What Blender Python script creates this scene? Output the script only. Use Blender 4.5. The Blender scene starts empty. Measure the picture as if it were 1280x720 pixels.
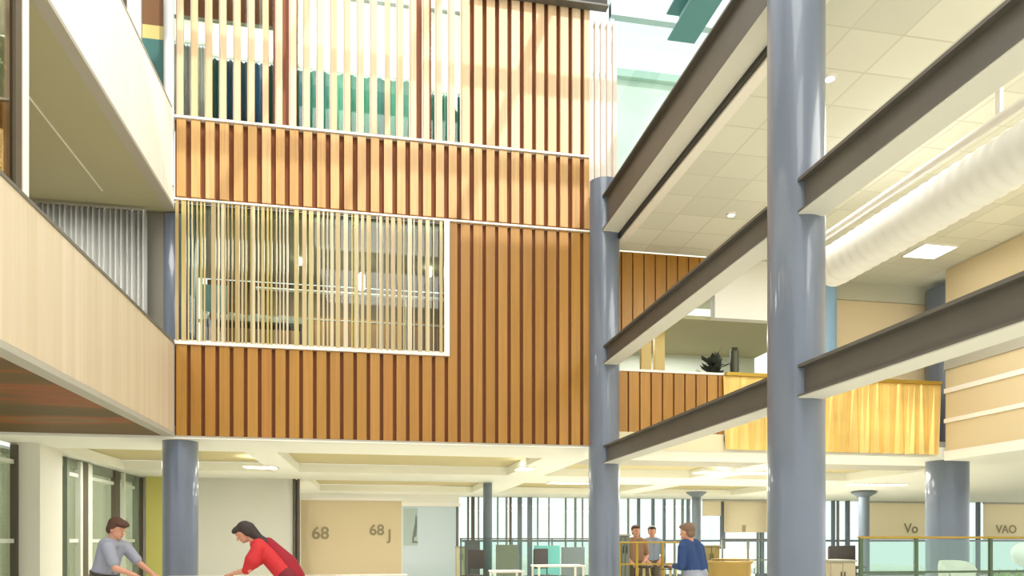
import bpy, bmesh, math, random
from mathutils import Vector, Matrix, Euler

random.seed(7)
S = bpy.context.scene
COL = S.collection
R = math.radians
PI = math.pi
EYE = 1.45
YAW = 10.5
CY, SY = math.cos(R(YAW)), math.sin(R(YAW))
FPX = 918.0
HOR = 675.0

# ---------------------------------------------------------------- survey helpers: where a sight line meets a true plane of the building
def ray(px, py):
    a = (px - 640) / FPX
    return SY + a * CY, CY - a * SY, (HOR - py) / FPX
def onY(px, py, Y):
    dx, dy, dz = ray(px, py); k = Y / dy
    return Vector((dx * k, Y, EYE + dz * k))
def onX(px, py, X):
    dx, dy, dz = ray(px, py); k = X / dx
    return Vector((X, dy * k, EYE + dz * k))
def onD(px, py, zc):
    dx, dy, dz = ray(px, py)
    return Vector((dx * zc, dy * zc, EYE + dz * zc))
def X_at(px, Y): return onY(px, HOR, Y).x

# ---------------------------------------------------------------- materials
def lin(c):
    out = []
    for v in c[:3]:
        v = v / 255.0
        out.append(v / 12.92 if v <= 0.04045 else ((v + 0.055) / 1.055) ** 2.4)
    return (*out, 1.0)

MATS = {}
def mat(name, c, rough=0.6, metal=0.0, coat=0.0, bump=0.0, bscale=40, var=0.0, vscale=3.0, spec=0.5):
    if name in MATS: return MATS[name]
    m = bpy.data.materials.new(name); m.use_nodes = True
    nt = m.node_tree; b = nt.nodes['Principled BSDF']
    b.inputs['Base Color'].default_value = lin(c)
    b.inputs['Roughness'].default_value = rough
    b.inputs['Metallic'].default_value = metal
    b.inputs['Coat Weight'].default_value = coat
    b.inputs['Specular IOR Level'].default_value = spec
    tc = nt.nodes.new('ShaderNodeTexCoord')
    if var > 0:
        n = nt.nodes.new('ShaderNodeTexNoise'); n.inputs['Scale'].default_value = vscale; n.inputs['Detail'].default_value = 4
        nt.links.new(tc.outputs['Object'], n.inputs['Vector'])
        r = nt.nodes.new('ShaderNodeValToRGB')
        lo = [max(0, x * (1 - var)) for x in lin(c)[:3]]; hi = [min(1, x * (1 + var)) for x in lin(c)[:3]]
        r.color_ramp.elements[0].position = 0.3; r.color_ramp.elements[0].color = (*lo, 1)
        r.color_ramp.elements[1].position = 0.7; r.color_ramp.elements[1].color = (*hi, 1)
        nt.links.new(n.outputs['Fac'], r.inputs['Fac']); nt.links.new(r.outputs['Color'], b.inputs['Base Color'])
    if bump > 0:
        n = nt.nodes.new('ShaderNodeTexNoise'); n.inputs['Scale'].default_value = bscale
        nt.links.new(tc.outputs['Object'], n.inputs['Vector'])
        bp = nt.nodes.new('ShaderNodeBump'); bp.inputs['Strength'].default_value = bump; bp.inputs['Distance'].default_value = 0.01
        nt.links.new(n.outputs['Fac'], bp.inputs['Height']); nt.links.new(bp.outputs['Normal'], b.inputs['Normal'])
    MATS[name] = m
    return m

def boards_mat(name, tones, period, x0, rough=0.45, coat=0.0, grain=0.25, axis='X'):
    """vertical boards: every board keeps one tone of its own, with long grain"""
    if name in MATS: return MATS[name]
    m = bpy.data.materials.new(name); m.use_nodes = True
    nt = m.node_tree; N = nt.nodes; L = nt.links; b = N['Principled BSDF']
    b.inputs['Roughness'].default_value = rough; b.inputs['Coat Weight'].default_value = coat; b.inputs['Coat Roughness'].default_value = 0.2
    tc = N.new('ShaderNodeTexCoord'); sp = N.new('ShaderNodeSeparateXYZ'); L.new(tc.outputs['Object'], sp.inputs[0])
    s = N.new('ShaderNodeMath'); s.operation = 'SUBTRACT'; L.new(sp.outputs[axis], s.inputs[0]); s.inputs[1].default_value = x0
    d = N.new('ShaderNodeMath'); d.operation = 'DIVIDE'; L.new(s.outputs[0], d.inputs[0]); d.inputs[1].default_value = period
    f = N.new('ShaderNodeMath'); f.operation = 'FLOOR'; L.new(d.outputs[0], f.inputs[0])
    w = N.new('ShaderNodeTexWhiteNoise'); w.noise_dimensions = '1D'; L.new(f.outputs[0], w.inputs['W'])
    r = N.new('ShaderNodeValToRGB'); els = r.color_ramp.elements
    while len(els) < len(tones): els.new(0.5)
    for i, t in enumerate(tones):
        els[i].position = i / max(1, len(tones) - 1); els[i].color = lin(t)
    L.new(w.outputs['Value'], r.inputs['Fac'])
    mp = N.new('ShaderNodeMapping'); L.new(tc.outputs['Object'], mp.inputs[0])
    mp.inputs['Scale'].default_value = (30, 30, 0.8)
    n = N.new('ShaderNodeTexNoise'); n.inputs['Scale'].default_value = 1.0; n.inputs['Detail'].default_value = 5; L.new(mp.outputs[0], n.inputs['Vector'])
    mr = N.new('ShaderNodeMapRange'); L.new(n.outputs['Fac'], mr.inputs['Value'])
    mr.inputs['From Min'].default_value = 0.3; mr.inputs['From Max'].default_value = 0.7
    mr.inputs['To Min'].default_value = 1 - grain; mr.inputs['To Max'].default_value = 1 + grain * 0.4
    mx = N.new('ShaderNodeVectorMath'); mx.operation = 'SCALE'; L.new(r.outputs['Color'], mx.inputs[0]); L.new(mr.outputs[0], mx.inputs['Scale'])
    L.new(mx.outputs[0], b.inputs['Base Color'])
    MATS[name] = m
    return m

def emit(name, c, strength):
    m = bpy.data.materials.new(name); m.use_nodes = True
    b = m.node_tree.nodes['Principled BSDF']
    b.inputs['Base Color'].default_value = lin(c)
    b.inputs['Emission Color'].default_value = lin(c); b.inputs['Emission Strength'].default_value = strength
    return m

def glass_mat(name, tint, alpha_refl=0.06, rough=0.02):
    """thin architectural glass: a clear tinted sheet with a weak mirror"""
    m = bpy.data.materials.new(name); m.use_nodes = True
    nt = m.node_tree; N = nt.nodes; L = nt.links
    N.remove(N['Principled BSDF']); out = N['Material Output']
    t = N.new('ShaderNodeBsdfTransparent'); t.inputs['Color'].default_value = lin(tint)
    g = N.new('ShaderNodeBsdfGlossy'); g.inputs['Roughness'].default_value = rough
    fr = N.new('ShaderNodeLayerWeight'); fr.inputs['Blend'].default_value = 0.25
    mr = N.new('ShaderNodeMapRange'); L.new(fr.outputs['Fresnel'], mr.inputs['Value'])
    mr.inputs['To Min'].default_value = alpha_refl; mr.inputs['To Max'].default_value = 0.7
    mx = N.new('ShaderNodeMixShader'); L.new(mr.outputs[0], mx.inputs[0]); L.new(t.outputs[0], mx.inputs[1]); L.new(g.outputs[0], mx.inputs[2])
    L.new(mx.outputs[0], out.inputs['Surface'])
    return m

def fabric(m, amt=0.6):
    nt = m.node_tree; N = nt.nodes; L = nt.links; b = N['Principled BSDF']; out = N['Material Output']
    t = N.new('ShaderNodeBsdfTranslucent'); mx = N.new('ShaderNodeMixShader'); mx.inputs[0].default_value = amt
    if b.inputs['Base Color'].links: L.new(b.inputs['Base Color'].links[0].from_socket, t.inputs['Color'])
    else: t.inputs['Color'].default_value = b.inputs['Base Color'].default_value
    L.new(b.outputs[0], mx.inputs[1]); L.new(t.outputs[0], mx.inputs[2]); L.new(mx.outputs[0], out.inputs['Surface']); return m

def tile_mat(name, c, line, sx, sy, rough=0.8, ox=0, oy=0, w=0.02):
    """ceiling tiles: joints on a square grid"""
    m = bpy.data.materials.new(name); m.use_nodes = True
    nt = m.node_tree; N = nt.nodes; L = nt.links; b = N['Principled BSDF']; b.inputs['Roughness'].default_value = rough
    tc = N.new('ShaderNodeTexCoord'); mp = N.new('ShaderNodeMapping'); L.new(tc.outputs['Object'], mp.inputs[0])
    mp.inputs['Location'].default_value = (ox, oy, 0)
    br = N.new('ShaderNodeTexBrick'); L.new(mp.outputs[0], br.inputs['Vector'])
    br.offset = 0.0; br.inputs['Scale'].default_value = 1.0
    br.inputs['Brick Width'].default_value = sx; br.inputs['Row Height'].default_value = sy
    br.inputs['Mortar Size'].default_value = w; br.inputs['Mortar Smooth'].default_value = 0.1
    c2 = [x * 0.94 for x in c]
    br.inputs['Color1'].default_value = lin(c); br.inputs['Color2'].default_value = lin(c2); br.inputs['Mortar'].default_value = lin(line)
    L.new(br.outputs['Color'], b.inputs['Base Color'])
    return m

M_white = mat('white_paint', (232, 230, 220), 0.5)
M_trim = mat('white_trim', (240, 236, 226), 0.4)
M_steel = mat('column_blue_grey', (106, 116, 132), 0.28, coat=0.5, var=0.05, vscale=1.2)
M_steel2 = mat('column_grey_dark', (98, 108, 116), 0.4)
M_beam = mat('beam_grey', (92, 89, 82), 0.45, var=0.08, vscale=2)
M_strip = mat('beam_underside_lit', (214, 214, 204), 0.6)  # light bounced onto the flange undersides, painted as a pale colour
M_groove = mat('groove_brown', (118, 66, 30), 0.8)
M_orange = boards_mat('orange_boards', [(170, 120, 42), (161, 113, 38), (178, 128, 52), (168, 122, 40), (172, 115, 46)], 0.2145, -3.125, rough=0.4, grain=0.14)
M_tan = boards_mat('tan_boards', [(202, 156, 96), (210, 168, 108), (190, 142, 80), (216, 176, 122)], 0.2145, -3.125, rough=0.4, grain=0.2)
M_light = boards_mat('pale_timber', [(228, 196, 152), (220, 184, 138), (232, 206, 168), (214, 178, 134)], 0.2145, -3.125, rough=0.45, grain=0.15)
M_slat = boards_mat('screen_slats', [(200, 178, 128), (182, 158, 92), (214, 200, 166), (166, 140, 88), (190, 172, 100), (214, 204, 180)], 0.1073, -3.125, rough=0.3, coat=0.4, grain=0.1)
M_pink = mat('screen_white_pink', (232, 214, 196), 0.4)
M_cream = boards_mat('cream_boards', [(214, 198, 170), (206, 190, 160), (218, 202, 178)], 0.11, 0, rough=0.5, grain=0.05, axis='Y')
M_creamU = boards_mat('ivory_boards_skylit', [(250, 250, 238), (246, 246, 232)], 0.13, 0, rough=0.5, grain=0.03, axis='Y')  # white cream, made whiter to paint in skylight on the upper front
M_edge = mat('slab_edge', (176, 172, 158), 0.6)
M_oliveceil = mat('olive_ceiling', (178, 174, 140), 0.8)
M_timbersoffit = mat('timber_soffit', (150, 92, 34), 0.25, coat=0.6, var=0.25, vscale=1.4)
M_dark = mat('dark_frame', (52, 50, 44), 0.5)
M_brown = mat('brown_room', (128, 100, 48), 0.7)
M_room = boards_mat('room_panels', [(132, 100, 50), (112, 80, 42), (146, 116, 62), (120, 80, 36)], 0.3, 0, rough=0.5, grain=0.1)
M_floor = mat('pale_floor', (226, 222, 206), 0.35, var=0.04)
M_groundceil = mat('ground_ceiling', (240, 240, 228), 0.7)
M_tan_recess = mat('recess_tan', (196, 184, 140), 0.8)
M_beige = mat('beige_panel', (214, 196, 158), 0.7)
M_greywall = mat('pale_grey_wall', (206, 204, 192), 0.7)
M_bluepanel = mat('pale_blue_panel', (200, 214, 220), 0.3)
M_yellow = mat('yellow_green_panel', (196, 190, 104), 0.6)
M_teal = mat('teal_paint', (92, 146, 148), 0.4)
M_tealcurtain = boards_mat('teal_curtain', [(110, 176, 154), (150, 206, 186), (96, 150, 148), (176, 218, 200)], 0.19, 0.03, rough=0.5, grain=0.25)
M_navycurtain = boards_mat('navy_curtain', [(84, 104, 122), (88, 144, 178), (88, 92, 96), (78, 130, 120), (108, 104, 112)], 0.17, 0.05, rough=0.5, grain=0.25)
M_greycurtain = boards_mat('grey_curtain', [(230, 226, 216), (190, 186, 180), (244, 240, 232)], 0.15, 0.05, rough=0.5, grain=0.2)
M_silver = mat('silver_mesh', (196, 196, 190), 0.35, coat=0.4)
M_gold = mat('gold_panel', (232, 196, 116), 0.3, metal=0.35, var=0.2, vscale=1.0)
M_brass = mat('brass_rail', (176, 146, 60), 0.3, metal=0.6)
M_duct = mat('white_duct', (240, 240, 234), 0.6)
M_lightblue = mat('light_blue_column', (120, 152, 176), 0.4)
M_glass = glass_mat('clear_glass', (240, 248, 244), 0.025)
M_glassg = glass_mat('green_glass', (224, 238, 230), 0.07)
M_glassb = glass_mat('brown_glass', (214, 200, 160), 0.08)
M_ceilR = tile_mat('tile_ceiling', (228, 228, 212), (208, 206, 190), 0.6, 0.62, w=0.012, ox=0.04, oy=0.1)
M_lamp = emit('lamp_diffuser', (255, 252, 240), 6.0)
M_text = mat('dark_lettering', (146, 134, 104), 0.7)
M_mullg = mat('green_grey_frame', (120, 128, 112), 0.5)
M_mullw = mat('pale_frame', (206, 210, 196), 0.5)
M_mulld = mat('brown_frame', (86, 78, 62), 0.5)

for m_ in (M_tealcurtain, M_navycurtain, M_greycurtain): fabric(m_)
M_beigeblind = fabric(mat('beige_blind', (248, 236, 212), 0.8), 0.7)
M_blind = fabric(mat('blind_fabric', (244, 244, 236), 0.8), 0.7)
# ---------------------------------------------------------------- mesh builder
class MB:
    def __init__(s): s.v = []; s.f = []; s.sm = []
    def add(s, vs, fs, smooth=False):
        o = len(s.v); s.v += [tuple(v) for v in vs]; s.f += [tuple(i + o for i in f) for f in fs]; s.sm += [smooth] * len(fs); return s
    def box(s, x0, x1, y0, y1, z0, z1):
        if x0 > x1: x0, x1 = x1, x0
        if y0 > y1: y0, y1 = y1, y0
        if z0 > z1: z0, z1 = z1, z0
        v = [(x0,y0,z0),(x1,y0,z0),(x1,y1,z0),(x0,y1,z0),(x0,y0,z1),(x1,y0,z1),(x1,y1,z1),(x0,y1,z1)]
        return s.add(v, [(0,3,2,1),(4,5,6,7),(0,1,5,4),(1,2,6,5),(2,3,7,6),(3,0,4,7)])
    def tube(s, p0, p1, r0, r1=None, n=24, caps=True, smooth=True):
        r1 = r0 if r1 is None else r1
        p0, p1 = Vector(p0), Vector(p1); d = (p1 - p0).normalized()
        u = d.orthogonal().normalized(); w = d.cross(u)
        v = []
        for p, r in ((p0, r0), (p1, r1)):
            for i in range(n):
                a = 2 * PI * i / n; v.append(p + u * math.cos(a) * r + w * math.sin(a) * r)
        s.add(v, [(i, (i + 1) % n, n + (i + 1) % n, n + i) for i in range(n)], smooth)
        if caps: s.add(v, [tuple(range(n))[::-1], tuple(range(n, 2 * n))])
        return s
    def lathe(s, c, prof, n=28):
        c = Vector(c); v = []
        for r, z in prof:
            for i in range(n):
                a = 2 * PI * i / n; v.append((c.x + r * math.cos(a), c.y + r * math.sin(a), c.z + z))
        f = []
        for k in range(len(prof) - 1):
            for i in range(n):
                j = (i + 1) % n; f.append((k*n+i, k*n+j, (k+1)*n+j, (k+1)*n+i))
        s.add(v, f, True)
        return s.add(v[:n] + v[-n:], [tuple(range(n))[::-1], tuple(range(n, 2 * n))])
    def ball(s, c, rad, rot=None, n=16):
        c = Vector(c); rad = Vector(rad) if hasattr(rad, '__len__') else Vector((rad,) * 3)
        rot = rot or Matrix.Identity(3); v = []; m = n // 2
        for k in range(1, m):
            t = PI * k / m
            for i in range(n):
                a = 2 * PI * i / n
                v.append(c + rot @ Vector((rad.x * math.sin(t) * math.cos(a), rad.y * math.sin(t) * math.sin(a), rad.z * math.cos(t))))
        v.append(c + rot @ Vector((0, 0, rad.z))); v.append(c + rot @ Vector((0, 0, -rad.z)))
        T, B = len(v) - 2, len(v) - 1; f = []
        for k in range(m - 2):
            for i in range(n):
                j = (i + 1) % n; f.append((k*n+i, (k+1)*n+i, (k+1)*n+j, k*n+j))
        for i in range(n):
            j = (i + 1) % n; f.append((T, i, j)); f.append((B, (m-2)*n+j, (m-2)*n+i))
        return s.add(v, f, True)
    def cap(s, p0, r0, p1, r1):
        s.tube(p0, p1, r0, r1, 14); s.ball(p0, r0, n=14); s.ball(p1, r1, n=14); return s
    def build(s, name, m, parent=None, bevel=0.0, kind=None):
        me = bpy.data.meshes.new(name); me.from_pydata(s.v, [], s.f); me.update()
        for p, q in zip(me.polygons, s.sm): p.use_smooth = q
        if m: me.materials.append(m)
        o = bpy.data.objects.new(name, me); COL.objects.link(o)
        if parent is not None: o.parent = parent
        if bevel:
            b = o.modifiers.new('bevel', 'BEVEL'); b.width = bevel; b.segments = 2; b.limit_method = 'ANGLE'
        if kind: o['kind'] = kind
        return o

def tag(o, label, cat, group=None, kind=None):
    o['label'] = label; o['category'] = cat
    if group: o['group'] = group
    if kind: o['kind'] = kind
    return o
def thing(name, label, cat, loc=(0, 0, 0), rz=0, group=None):
    o = bpy.data.objects.new(name, None); COL.objects.link(o); o.empty_display_size = 0.1
    o.location = loc; o.rotation_euler = (0, 0, rz)
    return tag(o, label, cat, group)
def empty_struct(name):
    o = bpy.data.objects.new(name, None); COL.objects.link(o); o['kind'] = 'structure'; return o
def struct(name, mb, m, bevel=0): return mb.build(name, m, bevel=bevel, kind='structure')
def B(*a): return MB().box(*a)
def copy_tree(o, parent=None):
    c = o.copy(); COL.objects.link(c); c.parent = parent
    for ch in list(o.children): copy_tree(ch, c)
    return c
def vboards(x0, x1, z0, z1, yf, width=0.155, period=0.2145, depth=0.06, base=-3.125, off=0.03):
    mb = MB(); k = math.floor((x0 - base) / period)
    while base + k * period < x1:
        a = max(x0, base + k * period + off); b = min(x1, base + k * period + off + width)
        if b - a > 0.02: mb.box(a, b, yf, yf + depth, z0, z1)
        k += 1
    return mb

# ---------------------------------------------------------------- levels and planes
ZS, ZP, ZC2, ZP2 = 3.10, 4.56, 6.68, 8.18      # soffit 1, parapet top 1, underside of slab 2, parapet top 2
XL = -3.125; YF = 12.35
Z68, Z81 = 6.84, 8.12
XW1 = 1.19; XW2 = X_at(582, YF); XR = 3.66; ZTOP = 11.6

# ---------------------------------------------------------------- floor, outer shell, unseen roof that masks the sun
struct('floor', B(-14, 30, -12, 60, -0.2, 0), M_floor)
mb = MB(); mb.box(-8, 12, -12, 6.6, 12.0, 12.3)  # added out of view and shaped to keep sun on the upper facade
for y in (7.9, 9.4, 10.9): mb.box(-8, 12, y, y + 0.16, 12.0, 12.25)
for x in (-2.2, -0.3, 1.6, 3.5): mb.box(x, x + 0.12, 6.6, 12.9, 12.0, 12.25)
struct('ceiling_sun_mask', mb, M_white)

# ---------------------------------------------------------------- facade (wall_back) : backing with window openings
mb = MB()
yb0, yb1 = YF + 0.06, YF + 0.16
mb.box(XL, XR, yb0, yb1, ZS, ZP)
mb.box(XW1, XR, yb0, yb1, ZP, Z68)
mb.box(XL, XR, yb0, yb1, Z68, Z81)
mb.box(XW2, XR, yb0, yb1, Z81, ZTOP)
struct('wall_back', mb, M_groove)
clad = thing('timber_cladding', 'orange-brown vertical board cladding of the facade, around the lower window', 'wall cladding', (XL, YF, ZS))
def place(o, root):
    o.parent = root; o.matrix_parent_inverse = Matrix.Translation(-root.location) if root.rotation_euler.z == 0 else root.matrix_world.inverted(); return o
place(vboards(XL, XR, ZS, ZP - 0.02, YF).build('lower_boards', M_orange), clad)
place(vboards(XW1 + 0.04, XR, ZP - 0.02, Z68 - 0.03, YF).build('side_boards', M_orange), clad)
place(B(XL, XR, YF + 0.005, YF + 0.058, ZS - 0.03, ZS).build('bottom_rail', M_edge), clad)
clad2 = thing('timber_cladding', 'tan vertical board band running between the two slatted windows', 'wall cladding', (XL, YF, Z68))
place(vboards(XL, XR, Z68 + 0.03, Z81 - 0.03, YF - 0.02, width=0.135, depth=0.075, off=0.04).build('boards', M_tan), clad2)
clad3 = thing('timber_cladding', 'pale timber battens at the top right of the facade, sunlit', 'wall cladding', (XW2, YF, Z81))
place(vboards(XW2, XR, Z81 + 0.03, 10.7, YF - 0.03, width=0.14, depth=0.085, off=0.04).build('battens', M_light), clad3)
struct('trim_1', B(XL, XR, YF - 0.035, YF + 0.06, Z68 - 0.03, Z68 - 0.002), M_trim)
struct('trim_2', B(XL, XR, YF - 0.045, YF + 0.06, Z81 - 0.02, Z81 + 0.015), M_trim)
struct('trim_3', B(XW1 - 0.06, XW1 + 0.03, YF - 0.03, YF + 0.06, ZP + 0.03, Z68 - 0.03), M_trim)
struct('trim_4', B(XL, XW1 + 0.03, YF - 0.03, YF + 0.06, ZP - 0.02, ZP + 0.03), M_trim)

# lower window: glass with a screen of slats before it, room behind
w1 = empty_struct('window_1')
B(XL, XW1 - 0.06, YF + 0.10, YF + 0.115, ZP + 0.03, Z68 - 0.03).build('pane', M_glass, w1)
mb = MB()
for x in (-1.05, 0.1): mb.box(x, x + 0.025, YF + 0.085, YF + 0.13, ZP + 0.03, Z68 - 0.03)
mb.build('mullion', M_mullw, w1)
sc = thing('slat_screen', 'screen of thin cream and yellow vertical slats over the lower window', 'screen', (XL, YF - 0.02, ZP))
mb = MB(); x = XL + 0.02; k = 0
while x < XW1 - 0.1:
    w = random.choice((0.02, 0.03, 0.05, 0.07)); g = random.choice((0.025, 0.04, 0.055, 0.09, 0.035))
    mb.box(x, min(x + w, XW1 - 0.07), YF - 0.02, YF + 0.01, ZP + 0.03, Z68 - 0.03); x += w + g
place(mb.build('slats', M_slat), sc)
place(B(XL, XW1 - 0.06, YF + 0.012, YF + 0.03, ZP + 0.03, ZP + 0.06).build('bottom_rail', M_trim), sc)

# room behind the lower window
mb = MB(); mb.box(XL - 0.2, XR + 0.3, 15.6, 15.7, ZS + 0.3, 6.68); struct('wall_room', mb, M_room)
struct('wall_room_wainscot', vboards(-1.8, XR, ZS + 0.43, 5.75, 14.6, depth=0.05).box(-1.8, XR, 14.66, 14.7, ZS + 0.43, 5.75), M_orange)
struct('ceiling_room', B(XL - 3, XR + 0.3, YF + 0.17, 15.6, 6.7, 6.84), M_oliveceil)
struct('floor_room', B(XL - 3, XR + 0.3, YF + 0.17, 15.6, ZS + 0.25, ZS + 0.42), M_timbersoffit)
p0 = onY(320, 376, 13.6); p1 = onY(556, 384, 13.6)
rl = thing('handrail', 'white handrail inside the room behind the lower slatted window', 'railing', (p0.x, 13.6, ZS + 0.42))
place(MB().tube((p0.x, 13.6, 5.9), (p1.x + 0.2, 13.6, 5.9), 0.03).build('top_rail', M_trim), rl)
place(MB().tube((p0.x, 13.6, 5.4), (p1.x + 0.2, 13.6, 5.4), 0.018).build('lower_rail', M_trim), rl)
for i in range(5):
    xx = p0.x + 0.05 + i * (p1.x + 0.1 - p0.x) / 4
    place(MB().tube((xx, 13.6, ZS + 0.42), (xx, 13.6, 5.9), 0.018).build('post', M_trim), rl)
a = onY(253, 355, 13.3); b = onY(285, 392, 13.3)
nb = thing('notice_board', 'pale blue board standing behind the left end of the lower window', 'board', (a.x, 13.3, ZS + 0.42))
place(B(a.x, b.x, 13.3, 13.34, b.z, a.z).build('panel', mat('pale_cyan', (170, 206, 208), 0.4), bevel=0.005), nb)
for q in (a.x + 0.05, b.x - 0.05): place(MB().tube((q, 13.36, ZS + 0.42), (q, 13.36, a.z), 0.015).build('post', M_steel2), nb)
ca, cb = onY(250, 428, 13.0), onY(382, 432, 13.0)
sd = thing('display_shelf', 'dark low shelf just inside the lower window, carrying a row of white cups', 'shelf', (ca.x, 13.0, ZS + 0.42))
place(B(ca.x, cb.x, 12.85, 13.15, 5.06, 5.1).build('board', M_dark), sd)
for q in (ca.x + 0.04, cb.x - 0.08): place(B(q, q + 0.04, 12.9, 13.1, ZS + 0.42, 5.06).build('side', M_dark), sd)
cup = MB().lathe((0, 0, 0), [(0.025, 0), (0.035, 0.01), (0.042, 0.09), (0.036, 0.088), (0.03, 0.02)], 14)
for i in range(12):
    h = (MB().lathe((0, 0, 0), [(0.025, 0), (0.035, 0.01), (0.042, 0.09), (0.036, 0.088), (0.03, 0.02)], 14)).build('cup', M_trim) if i == 0 else cup0.copy()
    if i == 0: cup0 = h
    else: COL.objects.link(h)
    h.location = (ca.x + 0.1 + i * (cb.x - ca.x - 0.2) / 11, 12.95 + 0.05 * (i % 3), 5.1)
    h.scale = (1.5, 1.5, 1.6)
    tag(h, 'small white cup in the row on the dark shelf inside the lower window', 'cup', 'white cups on the shelf')
# hanging lamps seen inside
for (px, py) in ((375, 320), (435, 315), (452, 352), (536, 335)):
    c = onY(px, py, 14.2)
    l = thing('pendant_lamp', '', 'lamp', (c.x, 14.2, c.z))
    l['label'] = {375: 'glowing pendant lamp in the lower window, leftmost of the four', 435: 'glowing pendant lamp in the lower window, highest of the four', 452: 'glowing pendant lamp in the lower window, lowest of the four', 536: 'glowing pendant lamp in the lower window, rightmost of the four'}[px]
    MB().lathe((0, 0, -0.16), [(0.05, 0), (0.06, 0.02), (0.06, 0.28), (0.03, 0.32)], 16).build('lamp_shade', M_lamp, l)
    MB().tube((0, 0, 0.16), (0, 0, 6.7 - c.z), 0.006, n=6).build('cord', M_dark, l)

# upper window: pale battens before teal and navy curtains
w2 = empty_struct('window_2')
yb = YF + 0.35
def zf(px, py, Y=yb): return onY(px, py, Y)
segs = [(214, 262, 38, 'grey'), (262, 343, 55, 'navy'), (372, 516, 66, 'teal'), (538, 584, 88, 'teal')]
for (xa, xb, yt, kind) in segs:
    A = X_at(xa, yb); Bx = X_at(xb, yb)
    zm = {'grey': 9.55, 'navy': 9.38, 'teal': 9.36}[kind]
    if xa == 538: zm = 9.2
    m_ = {'grey': M_greycurtain, 'navy': M_navycurtain, 'teal': M_tealcurtain}[kind]
    mbc = MB(); n = 60; vs = []; fs = []
    for i in range(n + 1):
        xx = A + (Bx - A) * i / n; yy = yb + 0.1 + 0.03 * math.sin(i * 1.3)
        vs += [(xx, yy, Z81), (xx, yy, zm)]
    for i in range(n): fs.append((2*i, 2*i+2, 2*i+3, 2*i+1))
    mbc.add(vs, fs, True)
    cu = mbc.build('curtain', m_, None)
    lab = {214: 'pale grey curtain at the left end of the upper window', 262: 'dark navy and blue curtain behind the battens of the upper window',
           372: 'wide teal green curtain behind the battens of the upper window', 538: 'narrow teal curtain at the right end of the upper window'}[xa]
    tag(cu, lab, 'curtain')
    s_ = cu.modifiers.new('thick', 'SOLIDIFY'); s_.thickness = 0.006
    bl = thing('roller_blind', {214: 'white roller blind above the pale grey curtain', 262: 'white roller blind above the navy curtain', 372: 'white roller blind above the wide teal curtain', 538: 'white roller blind above the narrow teal curtain'}[xa], 'blind', (A, yb, zm))
    ztop = 9.95 if xa < 300 else 10.6
    place(B(A, Bx, yb + 0.02, yb + 0.03, zm - 0.02, ztop).build('fabric', M_blind), bl)
    place(MB().tube((A, yb + 0.03, ztop), (Bx, yb + 0.03, ztop), 0.035, n=12).build('roller', M_edge), bl)
    B(A, Bx, YF + 0.22, YF + 0.235, Z81 + 0.03, ZTOP).build('pane', M_glass, w2)
mb = MB()
for (xa, xb) in ((343, 372), (516, 538)): mb.box(X_at(xa, yb), X_at(xb, yb), YF + 0.2, YF + 0.45, Z81, ZTOP)
mb.box(XL, XW2, YF + 0.45, YF + 0.6, Z81 - 0.2, Z81 + 0.02)
mb.box(XL, X_at(343, yb), YF + 0.47, YF + 0.6, 9.95, ZTOP)
struct('wall_upper', mb, mat('red_brown_panel', (150, 84, 48), 0.5))
bt = thing('slat_screen', 'screen of pale timber battens in front of the upper window', 'screen', (XL, YF, Z81))
place(vboards(XL, XW2, Z81 + 0.03, 10.6, YF - 0.03, width=0.09, period=0.2145, depth=0.04, off=0.05).build('battens', M_light), bt)
mb = MB()
x = XL + 0.02
while x < XW2 - 0.03:
    if random.random() < 0.75: mb.box(x, x + 0.032, YF + 0.03, YF + 0.05, Z81 + 0.03, 10.6)
    x += 0.2145
place(mb.build('thin_slats', M_pink), bt)

# top steel beam and thin screen right of the facade
TZ = 10.66
tb = thing('steel_beam', 'dark horizontal steel beam along the top edge of the facade', 'beam', (1.9, YF - 0.2, TZ))
place(B(1.6, 3.95, YF - 0.2, YF - 0.04, TZ, TZ + 0.03).build('flange', M_beam), tb)
place(B(1.6, 3.95, YF - 0.13, YF - 0.10, TZ + 0.03, TZ + 0.42).build('web', M_beam), tb)
place(B(1.6, 3.95, YF - 0.2, YF - 0.04, TZ + 0.42, TZ + 0.45).build('flange', M_beam), tb)
ss = thing('slat_screen', 'narrow screen of pinkish white slats standing above the second column', 'screen', (XR, YF, 7.4))
for i, px in enumerate((738, 745.5, 753, 760.5, 768)):
    xx = X_at(px, YF); place(B(xx - 0.033, xx + 0.033, YF - 0.04, YF + 0.06, 7.4, 10.5).build('slat', M_pink), ss)
for z in (7.45, 10.45): place(B(XR + 0.01, X_at(771, YF), YF + 0.061, YF + 0.09, z, z + 0.05).build('rail', M_trim), ss)

# ---------------------------------------------------------------- clerestory top right
w4 = empty_struct('window_3')
B(4.25, 9.5, 12.95, 12.97, 7.3, 12).build('pane', glass_mat('pale_glass', (240, 249, 245), 0.03), w4)
mb = MB(); zt = onY(800, 22, 12.9).z
mb.box(4.2, 9.5, 12.75, 12.9, zt - 0.12, zt + 0.12); mb.box(4.2, 9.5, 12.85, 12.95, 7.2, 7.34)
for x in (4.2, 6.9): mb.box(x, x + 0.07, 12.8, 12.95, 7.3, 12)
mb.build('frame', mat('pale_cyan_frame', (196, 222, 224), 0.4), w4)
ob = thing('building', 'pale green building seen outside through the clerestory glass', 'building', (9, 24, 3.4))
place(B(2.2, 26, 24, 26, 3.3, onD(800, 97, 25).z).build('wall', mat('pale_green_render', (216, 230, 216), 0.8, var=0.06, vscale=1)), ob)
place(B(2.1, 26.2, 23.8, 26.2, onD(800, 97, 25).z, onD(800, 97, 25).z + 0.25).build('roof_edge', mat('pale_sage', (176, 200, 188), 0.8)), ob)
rb = thing('roof_beam', 'teal painted roof beam hanging in the top right skylight', 'beam', (5.2, 12, 10))
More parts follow.
